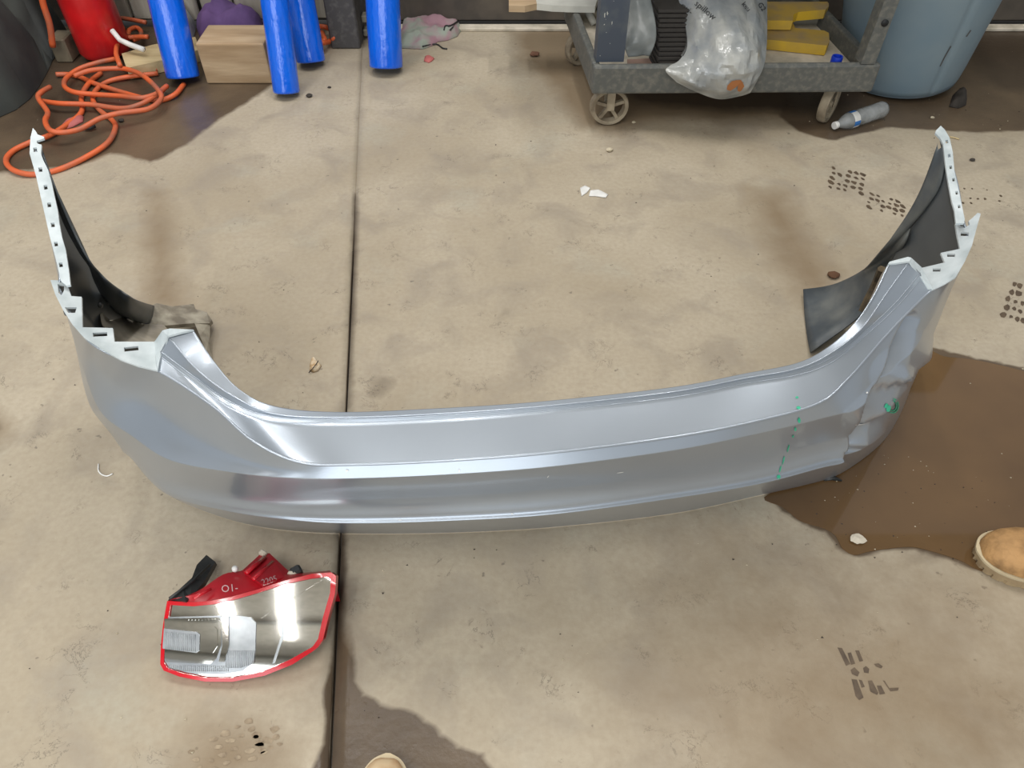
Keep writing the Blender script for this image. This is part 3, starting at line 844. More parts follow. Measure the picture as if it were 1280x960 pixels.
o_, zf_ = zlist([(303, 713, .1), (326, 692, .055), (337, 691.5, .055), (361, 714, .08), (355, 722, .1), (327, 730, .12)])
blk = plate(o_, zf_, .05); obj('socket_block', blk, M_HOUSING, lamp, False)
both = MB(); both.add(blk.v, blk.f); both.add(hs_v, hs_f); htree = bvh(both)
for a, b in (((308, 716), (331, 697)), ((317, 724), (341, 703))):
    mb = MB(); mb.tube([P(*a, .112), P(*b, .07)], .005, 6); obj('rib', mb, M_LENSRED, lamp)
mb = MB(); mb.tube([P(264, 736, .105), P(242, 748, .115)], .003, 6); obj('rib', mb, M_LENSRED, lamp)
mb = MB(); mb.box((0, 0, 0), (.022, .02, .03), Matrix.Translation(P(371, 716, .075)) @ Matrix.Rotation(.6, 4, 'Z'), .004); obj('wire_socket', mb, M_BLACK, lamp, False)
mb = MB(); mb.box((0, 0, 0), (.018, .012, .02), Matrix.Translation(P(366, 719, .08)), .003); obj('socket_tab', mb, M_DUSTY, lamp, False)
mb = MB(); mb.box((0, 0, 0), (.016, .012, .015), Matrix.Translation(P(329, 692, .06)) @ Matrix.Rotation(-.5, 4, 'Z'), .003); obj('socket_tab', mb, M_DUSTY, lamp, False)
mb = MB(); mb.lathe([(.0055, 0), (.0065, .004), (.0055, .009), (.002, .011)], Matrix.Translation(P(294.5, 712.5, .085)), 12); obj('locating_button', mb, M_WHITE, lamp)
o_, zf_ = zlist([(210, 750, .09), (228, 733, .085), (240, 722, .075), (246, 706, .05), (258, 693.5, .03), (269, 702, .03), (264, 711, .04), (255, 727, .06), (238, 748, .09), (232, 751, .1)])
obj('bracket_arm', plate(o_, zf_, .014), M_BLACK, lamp, False)
mb = MB(); mb.tube([P(212, 748, .1), P(240, 727, .085), P(262, 706, .05)], .003, 6); obj('bracket_rib', mb, M_BLACK, lamp)
mb = MB(); mb.grid([[LS(207, 754, -.004), LS(203, 790, -.004), LS(199, 830, -.004), LS(204, 838, -.004)],
                    [LS(202, 762, -.02), LS(199, 795, -.018), LS(196, 828, -.012), LS(202, 838, -.01)]])
o = obj('gasket', mb, M_BLACK, lamp); s = o.modifiers.new('thickness', 'SOLIDIFY'); s.thickness = .003


def surface_text(s, tree, ox, oy, size, ang, name, m, parent, off=.001, sx=1.0):
    vs, fs = text_mesh(s); a = math.radians(ang); pts = []
    for v in vs:
        x, y = v[0] * size * sx, -v[1] * size
        pts.append(onto(tree, ox + x * math.cos(a) - y * math.sin(a), oy + x * math.sin(a) + y * math.cos(a), off))
    mb = MB(fix=False); idx = {}
    keep = [i for i, p in enumerate(pts) if p is not None]
    for i in keep: idx[i] = len(idx)
    mb.add([pts[i] for i in keep], [[idx[i] for i in f] for f in fs if all(i in idx for i in f)])
    if mb.f: return obj(name, mb, m, parent)


surface_text('O1-', htree, 277, 741, 13, -6, 'paint_pen_writing', M_WRITE, lamp)
surface_text('2205', htree, 328, 732, 10, -17, 'paint_pen_writing', M_WRITE, lamp)

# ================================================================== BLUE TUBES leaning on the wall
tubes = [((222, 101), (198, 0), 41, 'blue film-wrapped tube standing left of the timber block'),
         ((354, 117), (338, 0), 33, 'blue film-wrapped tube whose foot stands farthest forward, before the timber block'),
         ((385, 80), (370, 0), 36, 'blue film-wrapped tube half hidden, its foot farthest back'),
         ((480, 89), (475, 0), 42, 'blue film-wrapped tube standing alone, rightmost by the crumpled rag')]
for (bx, by), (tx, ty), wpx, lab in tubes:
    c0 = P(bx, by, .035); depth = (c0.y * math.cos(PITCH) + (CAM_H - c0.z) * math.sin(PITCH)); r = wpx / 2 * depth / FPX
    lean = math.radians(17)
    # top point on the ray of (tx,ty), on the plane that tilts back by the lean angle
    n = Vector((0, -math.cos(lean), math.sin(lean)))
    axis0 = c0 + Vector((0, r * math.cos(lean), -r * math.sin(lean) + .004))
    tp = RP(tx, ty, c0, n) + Vector((0, r * math.cos(lean), -r * math.sin(lean)))
    ax = (tp - axis0).normalized()
    zmin = r * math.sqrt(max(0, 1 - ax.z ** 2))
    base = axis0 + ax * ((zmin + .002 - axis0.z) / ax.z)
    ln = 1.25
    Mx = Matrix.Translation(base) @ ax.to_track_quat('Z', 'Y').to_matrix().to_4x4()
    root = thing('wrapped_tube', lab, 'tube', (base.x, base.y, 0), 'blue tubes leaning on the back wall')
    mb = MB(); prof = [(r * .97, 0), (r, .004)] + [(r, ln * k / 130) for k in range(1, 130)] + [(r, ln), (r * .9, ln), (r * .9, ln - .03)]
    mb.lathe([(r * .9, .02)] + [(r * .9, 0)] + prof, Mx, 48, 0, False, False,
             lambda a, z: 1 + .012 * mnoise.noise(Vector((math.cos(a) * 4, math.sin(a) * 4, z * 9 + bx))) + .007 * mnoise.noise(Vector((math.cos(a) * 11, math.sin(a) * 11, z * 60 + bx))))
    obj('film_wrap', mb, M_BLUE, root)
    mb = MB(); mb.lathe([(r * .89, .015), (r * .89, ln - .02)], Mx, 24); obj('core', mb, M_BLUEIN, root)

# ================================================================== BACK LEFT CLUTTER
h = .0098
Z4 = lambda pts, z: [P(x / 4, y / 4, z) for x, y in pts]
hose = thing('air_hose', 'orange rubber hose coiled in loose loops at the back left', 'hose', tuple(P(130, 130, 0)))
paths = [([(920, 420), (880, 468), (820, 498), (760, 500), (640, 470), (480, 420), (400, 385), (340, 372), (280, 372)], h),
         ([(590, 292), (500, 310), (400, 342), (335, 388), (322, 430), (370, 460), (480, 472), (600, 480), (700, 490), (780, 470), (835, 430)], 4 * h),
         ([(370, 380), (450, 352), (560, 342), (640, 347), (720, 382), (795, 455), (802, 500), (740, 545), (600, 565), (500, 592), (400, 645), (310, 662), (250, 650), (226, 605), (238, 560), (192, 492), (205, 462), (250, 435)], 5 * h),
         ([(790, 367), (640, 384), (540, 408), (480, 452), (465, 500), (500, 552), (560, 600), (577, 640), (540, 712), (440, 780), (300, 845), (170, 872), (70, 852), (30, 805), (65, 755), (150, 712), (250, 675), (340, 620), (408, 560), (408, 480), (450, 410), (505, 365)], h),
         ([(205, 505), (300, 517), (450, 522), (600, 542), (700, 522), (790, 470), (830, 432)], 3.2 * h),
         ([(600, 328), (580, 262), (600, 205), (660, 186), (740, 184)], 6.2 * h),
         ([(640, 178), (648, 150), (680, 138), (704, 155), (700, 185), (665, 200)], 4 * h),
         ([(530, 85), (620, 92), (730, 112)], 5 * h), ([(680, 352), (790, 347)], h)]
for pts, z in paths:
    zz = [z + .006 * math.sin(i * 1.7) for i in range(len(pts))]
    mb = MB(); mb.tube(cr([P(x / 4, y / 4, max(h, q)) for (x, y), q in zip(pts, zz)], 7), h, 8); obj('hose_loop', mb, M_ORANGE, hose)
mb = MB(); mb.tube([P(104.5, 160, .012), P(112, 159, .014), P(119, 157, .014)], [.008, .011, .008], 8); o = obj('coupling', mb, M_BLACK, hose)
mb = MB(); mb.tube([P(149, 82, .05), P(151, 87, .03)], .012, 8); obj('coupling', mb, M_DOOR, hose)
mb = MB(); mb.tube(cr([RP(50, -40, (0, 3.2, 0), (0, 1, 0)), RP(53, 0, (0, 3.2, 0), (0, 1, 0)), RP(62, 30, (0, 3.2, 0), (0, 1, 0)), RP(66, 58, (0, 3.2, 0), (0, 1, 0))], 6), .013, 8)
tag(obj('hanging_hose', mb, M_ORANGE, None), 'orange hose end hanging beside the dark cloth heap', 'hose')

# red cylinder
b0 = P(124, 82, 0); rr = .106
ax = Vector((-.05, .05, 1)).normalized(); Mx = Matrix.Translation((b0.x, b0.y + rr, .012)) @ ax.to_track_quat('Z', 'Y').to_matrix().to_4x4()
cyl = thing('gas_cylinder', 'red metal cylinder with a grey band standing at back left', 'cylinder', (b0.x, b0.y + rr, 0))
mb = MB(); mb.lathe([(rr * .9, 0), (rr, .02), (rr, .40), (rr * .99, .42)], Mx, 32); obj('body', mb, M_RED, cyl, angle=50)
mb = MB(); mb.lathe([(rr * 1.01, .41), (rr * 1.01, .47), (rr * .92, .53), (rr * .5, .58), (rr * .2, .6)], Mx, 32); obj('collar', mb, M_STEEL, cyl)
mb = MB(); mb.lathe([(.02, .6), (.025, .62), (.025, .68), (.015, .7)], Mx, 16); obj('valve', mb, M_DOOR, cyl)

# dark cloth heap
out = G2([(-60, 175), (0, 147), (20, 138), (38, 124), (50, 108), (60, 90), (66, 76)]) + [(-1.98, 3.2), (-2.0, 3.5), (-2.75, 3.55), (-2.75, 2.9)]
mb = mound(out, .5, .024, .45, 6.5, edge=.26, fold=.5, seed=2.2)
tag(obj('cloth_heap', mb, M_TARP, None), 'heap of charcoal cloth slumped at the far left edge', 'cloth')
mb = MB(); p = P(80, 80, 0); mb.box((p.x, p.y + .06, .05), (.07, .1, .1), None, .006); tag(obj('timber_offcut', mb, mat('grimy_wood', (122, 112, 92), .8, 0, (90, 82, 68), 14), None, False), 'dusty short offcut between cloth heap and red cylinder', 'wood')
mb = MB(); mb.lathe([(.07, 0), (.085, .30), (.09, .31), (.08, .31), (.065, .02)], Matrix.Translation((-1.85, 3.52, .001)), 28); tag(obj('bucket', mb, M_NAVY, None, angle=50), 'dark navy bucket behind the red cylinder', 'bucket')
mb = MB(); mb.box((-2.0, 3.59, .35), (.07, .03, .7), Matrix.Identity(4), .004); tag(obj('leaning_lath', mb, M_BOARD, None, False), 'weathered lath upright at the wall behind the hanging hose', 'wood')

# timber block
p0 = P(259, 105, 0); p1 = P(341, 105, 0)
top = RP(253, 55, p0, (0, 1, 0)).z; dep = P(262, 31, top).y - p0.y
mb = MB(); mb.box(((p0.x + p1.x) / 2, p0.y + dep / 2, top / 2 + .001), (p1.x - p0.x, dep, top), None, .006, seg=2)
tag(obj('timber_block', mb, M_WOOD, None, False), 'chunky raw timber block on the floor behind the blue tubes', 'wood block')
pl_ = [(152, 67), (190, 56), (244, 46), (250, 62), (195, 77), (158, 85)]
tag(obj('plank', plate(pl_, lambda x, y: .05, .048), M_PLANK, None, False), 'pale plank lying behind the leftmost blue tube', 'plank')
mb = MB(); mb.tube([P(140, 38, .13), P(150, 50, .1), P(163, 56, .09), P(180, 62, .08)], .011, 8); tag(obj('plastic_offcut', mb, M_WHITE, None), 'white plastic strip behind the coiled hose', 'scrap')
mb = mound(G2([(222, 40), (228, 22), (240, 20), (246, 34), (242, 48), (230, 50)]), .10, .016, .5, 26, edge=.05, seed=3)
tag(obj('crumpled_film', mb, M_POLY, None), 'crumpled grey plastic film beside the purple cloth', 'plastic')
mb = mound(G2([(246, 36), (262, 28), (285, 22), (302, 26), (332, 34), (326, 48), (280, 50), (252, 52)]), .09, .02, .5, 10, edge=.09, fold=.3, seed=8)
tag(obj('cloth', mb, M_PURPLE, None), 'purple cloth bundled behind the timber block', 'cloth')
mb = MB(); mb.tube(cr([P(x / 6.4 + 240, y / 6.4, .03 + .02 * (i % 2)) for i, (x, y) in enumerate([(985, 210), (1060, 215), (1110, 240), (1140, 290), (1100, 330), (1040, 345), (1010, 350), (1060, 320), (1040, 260)])], 5), .011, 8)
tag(obj('hose_offcut', mb, M_ORANGE, None), 'short curl of faded orange hose behind the blue tubes', 'hose')
mb = mound(G2([(76, 160), (84, 152), (100, 146), (105, 147), (104, 153), (92, 159), (80, 163)]), .012, .008, .3, 40, edge=.02)
tag(obj('plastic_tag', mb, M_PINK, None), 'faded pink plastic tag lying inside the hose loops', 'tag')

# rag
rg = thing('rag', 'crumpled grey and pink rag against the door sill', 'rag', tuple(P(540, 50, 0)))
mb = mound(G2([(502, 61), (501, 40), (505, 27), (520, 24), (540, 20), (560, 24), (574, 30), (577, 38), (572, 46), (560, 51), (547, 53), (540, 58), (528, 62)]), .034, .014, .5, 17, edge=.09, fold=.5, seed=5)
obj('cloth', mb, M_RAG, rg); rt = bvh(mb)
mb = MB()
for ln in ([(555, 38), (557, 33), (563, 33), (572, 27)], [(562, 38), (566, 34)], [(528, 58), (545, 55), (553, 60), (559, 61)]):
    q = [onto(rt, x, y, .003) or P(x, y, .004) for x, y in ln]; mb.tube(cr(q, 3), .0035, 5)
obj('drawstring', mb, M_BLACK, rg)

# ================================================================== CART
cart = thing('utility_cart', 'grey plastic utility cart at the back with a loaded lower shelf', 'cart', (.8, 2.98, 0))
CM = Matrix.Translation((.288, 2.64, 0)) @ Matrix.Rotation(math.radians(.9), 4, 'Z') @ Matrix(((1, -.085, 0, 0), (0, 1, 0, 0), (0, 0, 1, 0), (0, 0, 0, 1)))
W_, D_ = 1.02, .69


def cb(name, c, s, m, bev=.006, par=None, extra=None, seg=2):
    mb = MB(); mb.box(c, s, CM @ extra if extra is not None else CM, bev, seg=seg); return obj(name, mb, m, par or cart, False)


cb('lower_rim', (W_ / 2, .014, .205), (W_, .028, .105), M_CART, .01)
cb('lower_rim', (W_ / 2, D_ - .014, .205), (W_, .028, .105), M_CART, .01)
cb('lower_rim', (.014, D_ / 2, .205), (.028, D_ - .057, .104), M_CART, .008)
cb('lower_rim', (W_ - .014, D_ / 2, .205), (.028, D_ - .057, .104), M_CART, .008)
cb('shelf_liner', (W_ / 2, D_ / 2, .185), (W_ - .058, D_ - .058, .02), M_DUSTY, .002, seg=1)
for x, y, m in ((.062, .06, M_CARTBL), (W_ - .052, .03, M_CART), (.062, D_ - .03, M_CARTBL), (W_ - .052, D_ - .03, M_CART)):
    mb = MB(); w0 = .098 if x < .5 else .05; bt = .2585
    ys = (y - .03, y + .022)
    sh = .0 if x < .5 else .022
    vs = []
    for zz, dx in ((bt, 0), (.86, sh)):
        for yy in ys:
            vs += [CM @ Vector((x - w0 / 2 + dx, yy, zz)), CM @ Vector((x + w0 / 2 + dx, yy, zz))]
    mb.add(vs, [[0, 1, 5, 4], [1, 3, 7, 5], [3, 2, 6, 7], [2, 0, 4, 6], [4, 5, 7, 6], [2, 3, 1, 0]])
    pst = obj('corner_post', mb, m, cart, False)
    if x > .5 and y < .2:
        mb2 = MB(); mb2.lathe([(.012, 0), (.012, .003)], CM @ Matrix.Translation((x + .008, y - .032, .40)) @ Matrix.Rotation(math.pi / 2, 4, 'X'), 14)
        obj('bolt_hole', mb2, M_HOLE, pst)
    if x < .5 and y < .2:
        mb2 = MB(fix=False)
        for k in range(11):
            a_, b_z = random.uniform(-.04, .04), random.uniform(.27, .5); l_ = random.choice((.002, .003, .004, .016))
            q = [CM @ Vector((x + a_ + dx, ys[0] - .0008, b_z + dz)) for dx, dz in blob(0, 0, random.uniform(.0015, .004), l_, 0, 7, .4)]
            mb2.add(q, [list(range(7))])
        o = obj('paint_splash', mb2, M_SPLAT, pst); o['kind'] = 'stuff'
cb('upper_shelf', (W_ / 2 + .01, D_ / 2, .90), (W_ + .02, D_, .06), M_CART, .012)


def caster(x, y, yaw):
    r = .073
    wm = CM @ Matrix.Translation((x, y, r)) @ Matrix.Rotation(yaw, 4, 'Z') @ Matrix.Rotation(math.pi / 2, 4, 'X')
    mb = MB(); mb.lathe([(r * .78, -.015), (r * .95, -.016), (r, -.009), (r, .009), (r * .95, .016), (r * .78, .015), (r * .78, -.015)], wm, 28, 0, False, False)
    whl = obj('caster_wheel', mb, M_BEIGEW, cart, angle=60)
    mb = MB(); mb.lathe([(.013, -.017), (.013, .017)], wm, 12)
    for k in range(5):
        a = k * 2 * math.pi / 5 + .3; mb.box((math.cos(a) * r * .46, math.sin(a) * r * .46, 0), (.012, r * .72, .016), wm @ Matrix.Translation((math.cos(a) * r * .46, math.sin(a) * r * .46, 0)) @ Matrix.Rotation(a + math.pi / 2, 4, 'Z') @ Matrix.Translation((-math.cos(a) * r * .46, -math.sin(a) * r * .46, 0)))
    obj('spokes', mb, M_BEIGEW, whl, False)
    mb = MB()
    fm = CM @ Matrix.Translation((x, y, 0)) @ Matrix.Rotation(yaw, 4, 'Z')
    for s in (-1, 1): mb.box((0, s * .022, r + .03), (.03, .004, .08), fm, .001)
    mb.box((0, 0, r + .073), (.05, .06, .012), fm, .002)
    obj('caster_fork', mb, M_BEIGEW, cart, False)


caster(.085, .075, .05); caster(W_ - .10, .085, .85); caster(.06, D_ - .1, .5); caster(W_ - .1, D_ - .1, .2)


# goods on the cart's lower shelf
def px_grid(cols_, nu, nv):
    """surface through control points given as rows of world points"""
    a = [cr(r, nu) for r in cols_]; return [list(x) for x in zip(*[cr(c, nv) for c in zip(*a)])]


bag = thing('plastic_bag', 'crumpled cloudy plastic bag with handwriting drooping over the cart rim', 'bag', tuple(CM @ Vector((.6, .2, .2))))
fy = lambda y: RP
ctl = [[(836, -30, 2.95), (850, 5, 2.86), (858, 40, 2.76), (858, 62, 2.70), (846, 80, 2.652), (832, 88, 2.622), (846, 103, 2.618)],
       [(868, -30, 2.90), (872, 5, 2.80), (880, 40, 2.70), (880, 66, 2.65), (872, 88, 2.612), (868, 104, 2.60), (868, 114, 2.615)],
       [(900, -30, 2.88), (904, 5, 2.77), (908, 40, 2.66), (910, 68, 2.60), (908, 92, 2.575), (905, 112, 2.585), (898, 124, 2.615)],
       [(930, -30, 2.90), (936, 5, 2.80), (938, 40, 2.68), (938, 66, 2.62), (936, 90, 2.59), (932, 108, 2.59), (926, 120, 2.615)],
       [(958, -30, 2.96), (959, 5, 2.87), (959, 40, 2.76), (958, 62, 2.70), (955, 82, 2.64), (948, 98, 2.615), (938, 116, 2.618)]]
rows = px_grid([[RP(x, y, (0, yy, 0), (0, 1, 0)) for x, y, yy in c] for c in ctl], 6, 9)
front = []
for i, r in enumerate(rows):
    rr_ = []
    for j, p in enumerate(r):
        e = min(i, len(rows) - 1 - i, j, len(r) - 1 - j) / 6; e = min(1, e)
        n1 = 1 - 2 * abs(mnoise.noise(Vector((p.x * 17, p.z * 15, 1.3)))); n2 = 1 - 2 * abs(mnoise.noise(Vector((p.x * 36, p.z * 31, 7))))
        rr_.append(p + Vector((0, -1, .3)) * e * (.016 * n1 + .007 * n2))
    front.append(rr_)
nr, nc = len(front), len(front[0])
back = []
for i, r in enumerate(rows):
    b_row = []
    for j, p in enumerate(r):
        edge_ = (i in (0, nr - 1) or j in (0, nc - 1))
        hang = p.z < .27
        b_row.append(front[i][j] + Vector((0, .004, 0)) if edge_ else p + Vector((0, .012 if hang else .07, .01 if hang else -.02)))
    back.append(b_row)
mb = MB(); mb.grid(front); kk = len(mb.v); mb.grid([r[::-1] for r in back])
obj('film', mb, M_POLY, bag, True, angle=22); bt_ = bvh(mb)
surface_text('spillow', bt_, 868, 6, 11, 40, 'handwriting', M_INK, bag, .003)
surface_text('rwi-', bt_, 851, 8, 10, 40, 'handwriting', M_INK, bag, .003)
surface_text('keu', bt_, 926, 6, 9, 48, 'handwriting', M_INK, bag, .003)
surface_text('G2', bt_, 946, 6, 9, 55, 'handwriting', M_INK, bag, .003)
mb = MB(fix=False); mb = decal(bt_, [blob(917, 105, 20, 9, -35), blob(925, 107, 8, 14, 5)], .004)
o = obj('rust_stain', mb, mat('rust_stain', (168, 108, 62), .7), bag)
flt = thing('pleated_filter', 'stack of dark pleated filter sheets between the two plastic sheets', 'filter', tuple(CM @ Vector((.5, .12, .2))))
for k in range(14):
    z0 = .2 + k * .0135; yy = .055 + .008 * k
    mb = MB(); mb.box((.315 + .003 * (k % 3), yy + .07, z0 + .005), (.14, .14, .0105), CM, .001); obj('sheet', mb, M_FILTER, flt, False)
mb = MB(); cs = [[(780, -30, 2.88), (779, 20, 2.77), (780, 55, 2.72), (785, 71, 2.71)], [(795, -30, 2.84), (800, 20, 2.76), (802, 50, 2.715), (800, 70, 2.71)], [(806, -30, 2.86), (818, 20, 2.76), (820, 48, 2.725), (812, 70, 2.715)]]
rows = px_grid([[RP(x, y, (0, yy, 0), (0, 1, 0)) for x, y, yy in c] for c in cs], 8, 10)
mb.grid([[p + Vector((0, -.007, 0)) * mnoise.noise(p * 30) for p in r] for r in rows])
o = tag(obj('plastic_sheet', mb, M_POLY2, None, True, tuple(CM @ Vector((.45, .05, .2)))), 'thin cloudy plastic sheet just right of the bluish cart post', 'plastic')
s = o.modifiers.new('thickness', 'SOLIDIFY'); s.thickness = .0015
for k, (ol, z, lab) in enumerate((([(925, 28), (991, 28), (994, 35), (1030, 38), (1036, 41), (1037, 52), (1034, 57), (925, 46)], .235, 'lower dusty yellow board lying on the cart shelf'),
                                  ([(925, 2), (1034, 2), (1036, 4), (1036, 8), (1032, 12), (998, 15), (992, 18), (991, 26), (925, 25)], .275, 'upper dusty yellow board lying behind the other on the cart'))):
    mb = MB(); V, T = cdt(ol); n0 = len(mb.f)
    sheet(mb, V, T, lambda x, y: P(x, y, z), lambda x, y: P(x, y, z) + Vector((0, 0, -.037 if k == 0 else -.034)), 0, 1)
    tag(obj('yellow_board', mb, [M_YEL, M_YELB], None, False), lab, 'board', 'yellow boards on the cart')
mb = MB(); a, b = P(991, 25, .215), P(1043, 24, .215); mx_ = (a + b) / 2
mb.box((mx_.x, mx_.y, .2), (b.x - a.x, .004, .045)); mb.box((mx_.x, mx_.y + .03, .2), (b.x - a.x, .004, .045)); mb.box((mx_.x, mx_.y + .015, .199), (b.x - a.x, .034, .004))
tag(obj('metal_channel', mb, M_DOOR, None, False), 'short grey metal channel lying by the yellow boards', 'channel')
pc = P(1048, 76, .255); mb = MB(); mb.lathe([(.019, .196), (.02, .26), (.019, .264), (.015, .264), (.015, .25)], Matrix.Translation((pc.x, pc.y + .018, 0)), 20)
tag(obj('bottle_cap', mb, mat('blue_cap', (20, 60, 200), .4), None, angle=40), 'bright blue cap in the right corner of the cart shelf', 'cap')
tag(obj('paper_label', plate([(956, 54), (980, 57), (976, 62), (955, 60)], lambda x, y: .2, .001), M_WHITE, None, False), 'white paper label in front of the yellow boards', 'label')
tag(obj('pink_strip', plate([(784, 74), (831, 72), (828, 79), (822, 82), (784, 82)], lambda x, y: .199, .002), mat('pinkish_card', (176, 146, 132), .8), None, False), 'pinkish card strip at the front of the cart shelf', 'card')

# splattered board lying across the cart rim
bn = thing('splattered_board', 'plaster-splattered whitish board across the left rim of the cart', 'board', (.24, 3.2, .26))
z = .284
mb = plate([(668, -11), (671, 4.5), (690, 6.5), (712, 7.5), (744, 8), (750, -11)], lambda x, y: z, .024); obj('board_top', mb, M_SPLAT, bn, False)
mb = plate([(636, -11), (636, 7), (656, 7.5), (671, 4.5), (668, -11)], lambda x, y: z, .024); obj('bare_end', mb, M_WOOD, bn, False)
p = P(730, 8, .262)
mb = MB(); mb.tube([Vector((p.x, p.y + .03, .262)), Vector((p.x + .045, p.y - .02, .20))], .014, 8); obj('prop_leg', mb, M_SPLAT, bn)

# ================================================================== BIN
bn_c = P(1118, 131, 0); rb = .235
bx_, by_ = 1.60, bn_c.y + rb
tb = thing('trash_can', 'large slate-blue plastic trash can behind the cart, tapered towards the floor', 'trash can', (bx_, by_, 0))
Mx = Matrix.Translation((bx_, by_, 0)) @ Matrix.Rotation(math.radians(-4.0), 4, 'Y')
groove = [math.radians(a) for a in (-77, -137, 163, 103, 43, -17)]


def rf(a, z):
    d = min(abs((a - g + math.pi) % (2 * math.pi) - math.pi) for g in groove)
    return 1 - .035 * max(0, 1 - d / .06) * (1 if .03 < z < .7 else 0)


pr = [(rb * .86, .022), (rb * .97, .026), (rb, .05)] + [(rb + .145 * k, .04 + k) for k in np.linspace(.05, .7, 12)]
rt_ = pr[-1][0]
mb = MB(); mb.lathe(pr + [(rt_ + .02, .745), (rt_ + .022, .775), (rt_, .78), (rt_ - .02, .7), (rb * .9, .05)], Mx, 144, 0, True, True, rf); obj('body', mb, M_BIN, tb)
mb = MB(); mb.lathe([(rb * .88, .017), (rb * .93, .018), (rb * .93, .023), (rb * .88, .0235)], Mx, 48); obj('foot_ring', mb, M_BIN, tb)
for s in (-1, 1):
    mb = MB(); mb.box((s * (rt_ + .03), 0, .7), (.05, .14, .03), Mx, .01, seg=2); obj('handle', mb, M_BIN, tb, False)
sct = MB(fix=False)
bt2 = BVHTree.FromPolygons([tuple(v + ORG[tb.name]) for v in [x.co for x in tb.children[0].data.vertices]], [list(p.vertices) for p in tb.children[0].data.polygons])
sct = decal(bt2, [[(1207, 45.5), (1213, 37), (1214, 38), (1208.5, 46)], [(1174, 83), (1180, 71), (1188, 57), (1189, 58), (1181, 72), (1175.5, 83)]], .001)
o = obj('scuff', sct, M_STEEL, tb); o['kind'] = 'stuff'
mb = mound(G2([(1186, 134), (1190, 121), (1199, 116), (1208, 122), (1207, 132), (1198, 136)]), .035, .012, .6, 40, edge=.03, seed=4)
tag(obj('dirt_clump', mb, M_DARKBIT, None), 'dark clump of dirt at the right foot of the trash can', 'dirt')

# ================================================================== BOTTLE
ca, ba = P(1043, 156, .026), P(1105, 136, .033)
ax = (ba - ca); L_ = ax.length; ca.z = .022; ax = (ba - ca).normalized()
Mx = Matrix.Translation(ca) @ ax.to_track_quat('Z', 'Y').to_matrix().to_4x4()
bt = thing('water_bottle', 'empty clear plastic water bottle lying by the right cart wheel', 'bottle', (ca.x, ca.y, 0))
rB = .031
mb = MB(); mb.lathe([(.011, .012), (.012, .02), (.016, .03), (.026, .05), (rB, .07), (rB * .97, .09), (rB, .11), (rB * .95, .118), (rB, .126), (rB * .95, .134), (rB, .142), (rB * .95, .15), (rB, .158), (rB * .95, .166), (rB, L_ - .012), (rB * .85, L_), (rB * .3, L_ - .005)], Mx, 24, 0, False, True)
obj('shell', mb, M_CLEAR, bt)
mb = MB(); mb.lathe([(.0135, 0), (.014, .002), (.014, .014), (.0135, .015)], Mx, 18); obj('cap', mb, M_WHITE, bt, angle=40)
mb = MB()
for i in range(20):
    a0, a1 = [2 * math.pi * q / 20 for q in (i, i + 1)]
    mb.add([Mx @ Vector((rB * 1.02 * math.cos(a), rB * 1.02 * math.sin(a), z)) for a, z in ((a0, .072), (a1, .072), (a1, .1), (a0, .1))], [[0, 1, 2, 3]], 1 if i in (16, 17, 2, 3, 4, 9, 10) else 0)
mb.fix = False; obj('label_band', mb, [M_WHITE, M_LABELB], bt)


